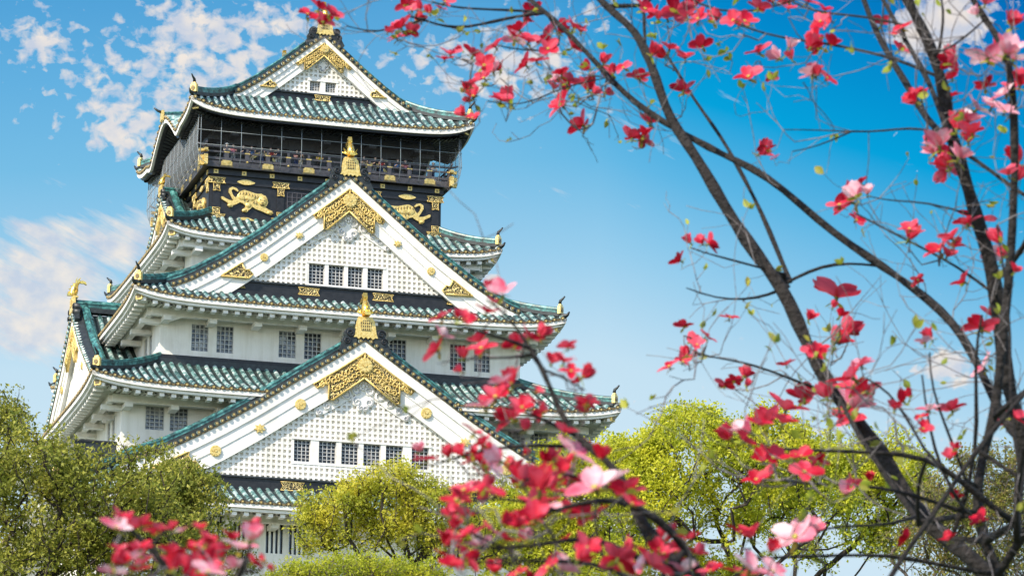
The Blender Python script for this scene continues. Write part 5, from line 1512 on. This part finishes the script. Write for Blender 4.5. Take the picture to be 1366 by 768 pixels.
BA = [trunkpts(TA_base, TA, 8, .055, .034),
 br("1400,900 1375,830 1330,768 1270,713 1223,692 1193,632 1159,581 1116,534 1091,487 1068,422 1045,378 1005,345 979,304 949,248 935,203 902,167 888,141 870,103 858,67 849,44 826,23 800,0 770,-40", 7.2, 8.2, 12.5, 4.2),
 br("1400,900 1385,720 1366,570 1351,525 1338,485 1327,385 1320,348 1301,282 1287,222 1270,185 1262,164 1256,117 1250,73 1230,38 1212,0 1195,-40", 7.2, 7.3, 11, 7),
 br("1375,600 1351,585 1334,551 1304,483 1287,452 1257,415 1216,385 1179,352 1142,330 1068,274 1019,233 981,214 945,199 912,176 864,146 832,126 808,103 779,70 753,38 729,18 705,2 690,-20", 7.3, 8.5, 6.6, 2.8),
 br("1053,376 1042,341 1019,282 990,230 971,200 952,176 923,132 905,90 880,60", 7.8, 8.4, 3.6, 1.6),
 br("1047,382 1083,359 1108,345 1164,354 1180,356", 7.75, 7.8, 2.6, 1.4),
 br("1047,382 1023,397 997,404 953,400 916,384", 7.75, 7.4, 2.4, .8),
 br("1045,366 1008,356 971,346 934,335 921,330", 7.75, 7.3, 1.8, .8),
 br("1268,190 1250,181 1230,149 1209,108 1186,82 1165,38 1153,0 1140,-40", 7.2, 7.8, 5, 3.4),
 br("1262,170 1250,132 1238,105 1221,76 1200,35 1177,0 1160,-30", 7.2, 7.8, 4, 2.5),
 br("1400,900 1330,760 1283,679 1308,611 1325,560 1335,500 1345,400 1352,300 1350,225 1350,76 1335,50 1314,26 1297,0 1280,-30", 6.6, 6.9, 8, 3.6),
 br("1250,98 1215,88 1171,72 1139,69 1092,51 1048,57 995,32 966,26 940,20", 7.3, 7.9, 2.4, 1),
 br("1200,36 1156,19 1083,19 1054,3 1040,-10", 7.5, 8.0, 1.8, 1),
 br("1254,70 1259,70 1290,50 1314,26", 7.2, 6.9, 1.6, 1.2), br("1253,70 1262,23 1256,0 1250,-20", 7.2, 7.2, 2, 1.4),
 br("1250,181 1209,163 1186,176 1136,176 1092,173 1045,173", 7.2, 7.7, 1.8, .6), br("1136,176 1083,205 1057,202", 7.4, 7.5, 1.2, .6),
 br("731,18 693,20 655,32 629,38 588,38 567,26 545,22", 8.4, 8.1, 2.6, 1.2), br("731,16 649,12 605,15 576,3", 8.4, 8.2, 2, 1),
 br("567,28 532,38 497,48 476,38 462,35", 8.1, 7.9, 1.4, .7),
 br("731,18 760,62 745,70 700,75 660,60", 8.4, 8.0, 1.4, .8), br("808,103 770,112 720,125 700,150 650,135", 8.3, 8.0, 1.2, .7), br("860,10 858,40 862,70", 8.2, 8.1, 2.5, 2), br("890,-20 930,15 990,25 1040,8 1090,-10", 8.1, 7.8, 1.8, 1),
 br("1351,700 1278,636 1236,598 1176,602 1082,602 1030,598", 6.5, 6.3, 5, 1.6), br("1223,696 1172,620 1133,560 1120,530", 6.9, 7.2, 4, 2.5),
 br("1099,525 1044,504 1001,483 967,481 945,474 925,470", 7.4, 7.2, 2.2, .8), br("1236,598 1202,551 1193,517 1155,504", 6.5, 6.5, 2.2, 1.2),
 br("1366,520 1300,600 1250,680 1190,760 1170,800", 6.5, 6.2, 3.6, 3.6), br("1283,679 1200,655 1150,640 1090,650 1040,640", 6.6, 6.3, 3, 1.2),
 br("1330,768 1250,750 1180,730 1120,745 1060,735 1010,745", 6.6, 6.3, 3.5, 1.6), br("1270,713 1300,640 1310,560 1290,480 1310,420", 6.7, 6.6, 4, 1.6),
 br("1290,640 1260,560 1235,520 1240,470", 6.6, 6.5, 2.4, 1), br("1330,390 1280,350 1220,330 1170,300 1142,285", 7.2, 7.3, 2, 1.2), br("1300,285 1230,260 1190,275 1160,262", 7.2, 7.3, 1.6, .8),
 br("1225,690 1180,700 1120,700 1070,715", 6.8, 6.3, 2.6, 1.2), br("1366,640 1340,560 1350,480 1330,300", 6.4, 6.6, 3, 1.4), br("1330,380 1366,330 1390,280", 7.1, 6.8, 4, 4), br("1270,190 1320,230 1366,260", 7.2, 6.9, 3, 2.5),
 br("1360,720 1345,650 1366,600", 6.3, 6.2, 5, 4), br("1240,600 1215,640 1225,700", 6.5, 6.7, 2.5, 3),
 br("1330,768 1380,700 1400,640", 6.6, 6.4, 6, 6), br("1283,679 1255,640 1240,560 1230,500", 6.6, 6.5, 3, 1.2)]
dogwood('dogwood_tree', 'tall pink dogwood on the right whose dark forked limbs reach across the blue sky', BA, denser(parse(FL_A), 4, 15, .3), TA_base, 5, 230, 'flowering dogwoods near the viewer', .22, fscale=.70, pinkish=.05)
TB = at(985, 900, 4.93); TB_base = (TB.x+.15, TB.y, 0.0)
BB = [trunkpts(TB_base, TB, 8, .04, .022),
 br("985,900 912,780 890,740 865,719 841,672 835,651 824,625 794,599 771,584 748,548 736,518 712,471 700,455", 4.93, 5.19, 9, 2.6),
 br("985,900 950,790 912,716 882,687 841,672 800,666 747,681 700,690", 4.93, 4.75, 8, 2),
 br("890,760 835,742 818,725 783,719 742,719 677,733 640,730", 4.84, 4.66, 5, 1.8), br("880,790 806,740 765,745 692,751 660,745", 4.84, 4.66, 4, 1.6),
 br("712,477 683,480 633,477 589,483", 5.19, 5.10, 2, .9), br("712,471 692,457 648,448 627,439 600,430", 5.19, 5.10, 3, 1), br("724,495 748,501 771,512 780,520", 5.19, 5.10, 2, 1),
 br("712,471 690,430 660,410 648,400", 5.19, 5.19, 2.2, 1), br("771,584 730,560 690,545 660,540", 5.10, 5.02, 2.6, 1), br("794,599 740,590 690,595 640,600 600,615 575,620", 5.10, 4.93, 3.4, 1.2),
 br("835,651 780,640 730,625 700,640", 5.02, 4.84, 2.6, 1.4), br("747,681 700,665 650,660 620,670", 4.75, 4.66, 2.4, 1), br("742,719 720,690 700,650", 4.66, 4.75, 2.4, 1.2), br("677,733 640,715 610,700", 4.66, 4.58, 1.8, 1),
 br("692,751 640,755 600,740", 4.66, 4.58, 1.8, 1), br("912,716 930,735 920,760", 4.84, 4.75, 2, 1.4), br("950,790 1000,750 1020,735", 4.84, 4.75, 3, 1.6), br("841,672 860,700 900,740 940,790", 4.93, 4.84, 5, 6),
 br("800,666 790,700 800,730 812,760", 4.75, 4.75, 2, 2)]
twlen = .6; lfscale = .8
dogwood('dogwood_tree', 'pink dogwood in the lower middle crossing the right side of the lowest gable', BB, denser(parse(FL_B), 3), TB_base, 8, 12, 'flowering dogwoods near the viewer', .45, fscale=.68, pinkish=.03)
TC = at(250, 900, 4.12); TC_base = (TC.x, TC.y, 0.0)
BC = [trunkpts(TC_base, TC, 8, .03, .016),
 br("250,900 245,810 235,760 205,725 180,705 160,695", 4.12, 4.12, 8, 2), br("250,900 262,800 270,750 272,725", 4.12, 4.03, 6, 1.6), br("250,900 300,810 325,765 328,740 334,725", 4.12, 4.03, 6, 1.8),
 br("325,765 345,770 352,752", 4.03, 4.03, 2, 1), br("245,810 200,780 170,760 150,752", 4.12, 4.12, 3, 1.4), br("205,725 215,708 230,706", 4.12, 4.12, 1.8, 1), br("262,800 290,760 296,745", 4.12, 4.03, 2, 1.2)]
twlen = .4; lfscale = .75
dogwood('dogwood_tree', 'small pink flowering dogwood top poking up in the lower left corner', BC, denser(parse(FL_C), 5, 20, .4), TC_base, 11, 0, 'flowering dogwoods near the viewer', 1.0, fscale=.70, pinkish=.12)
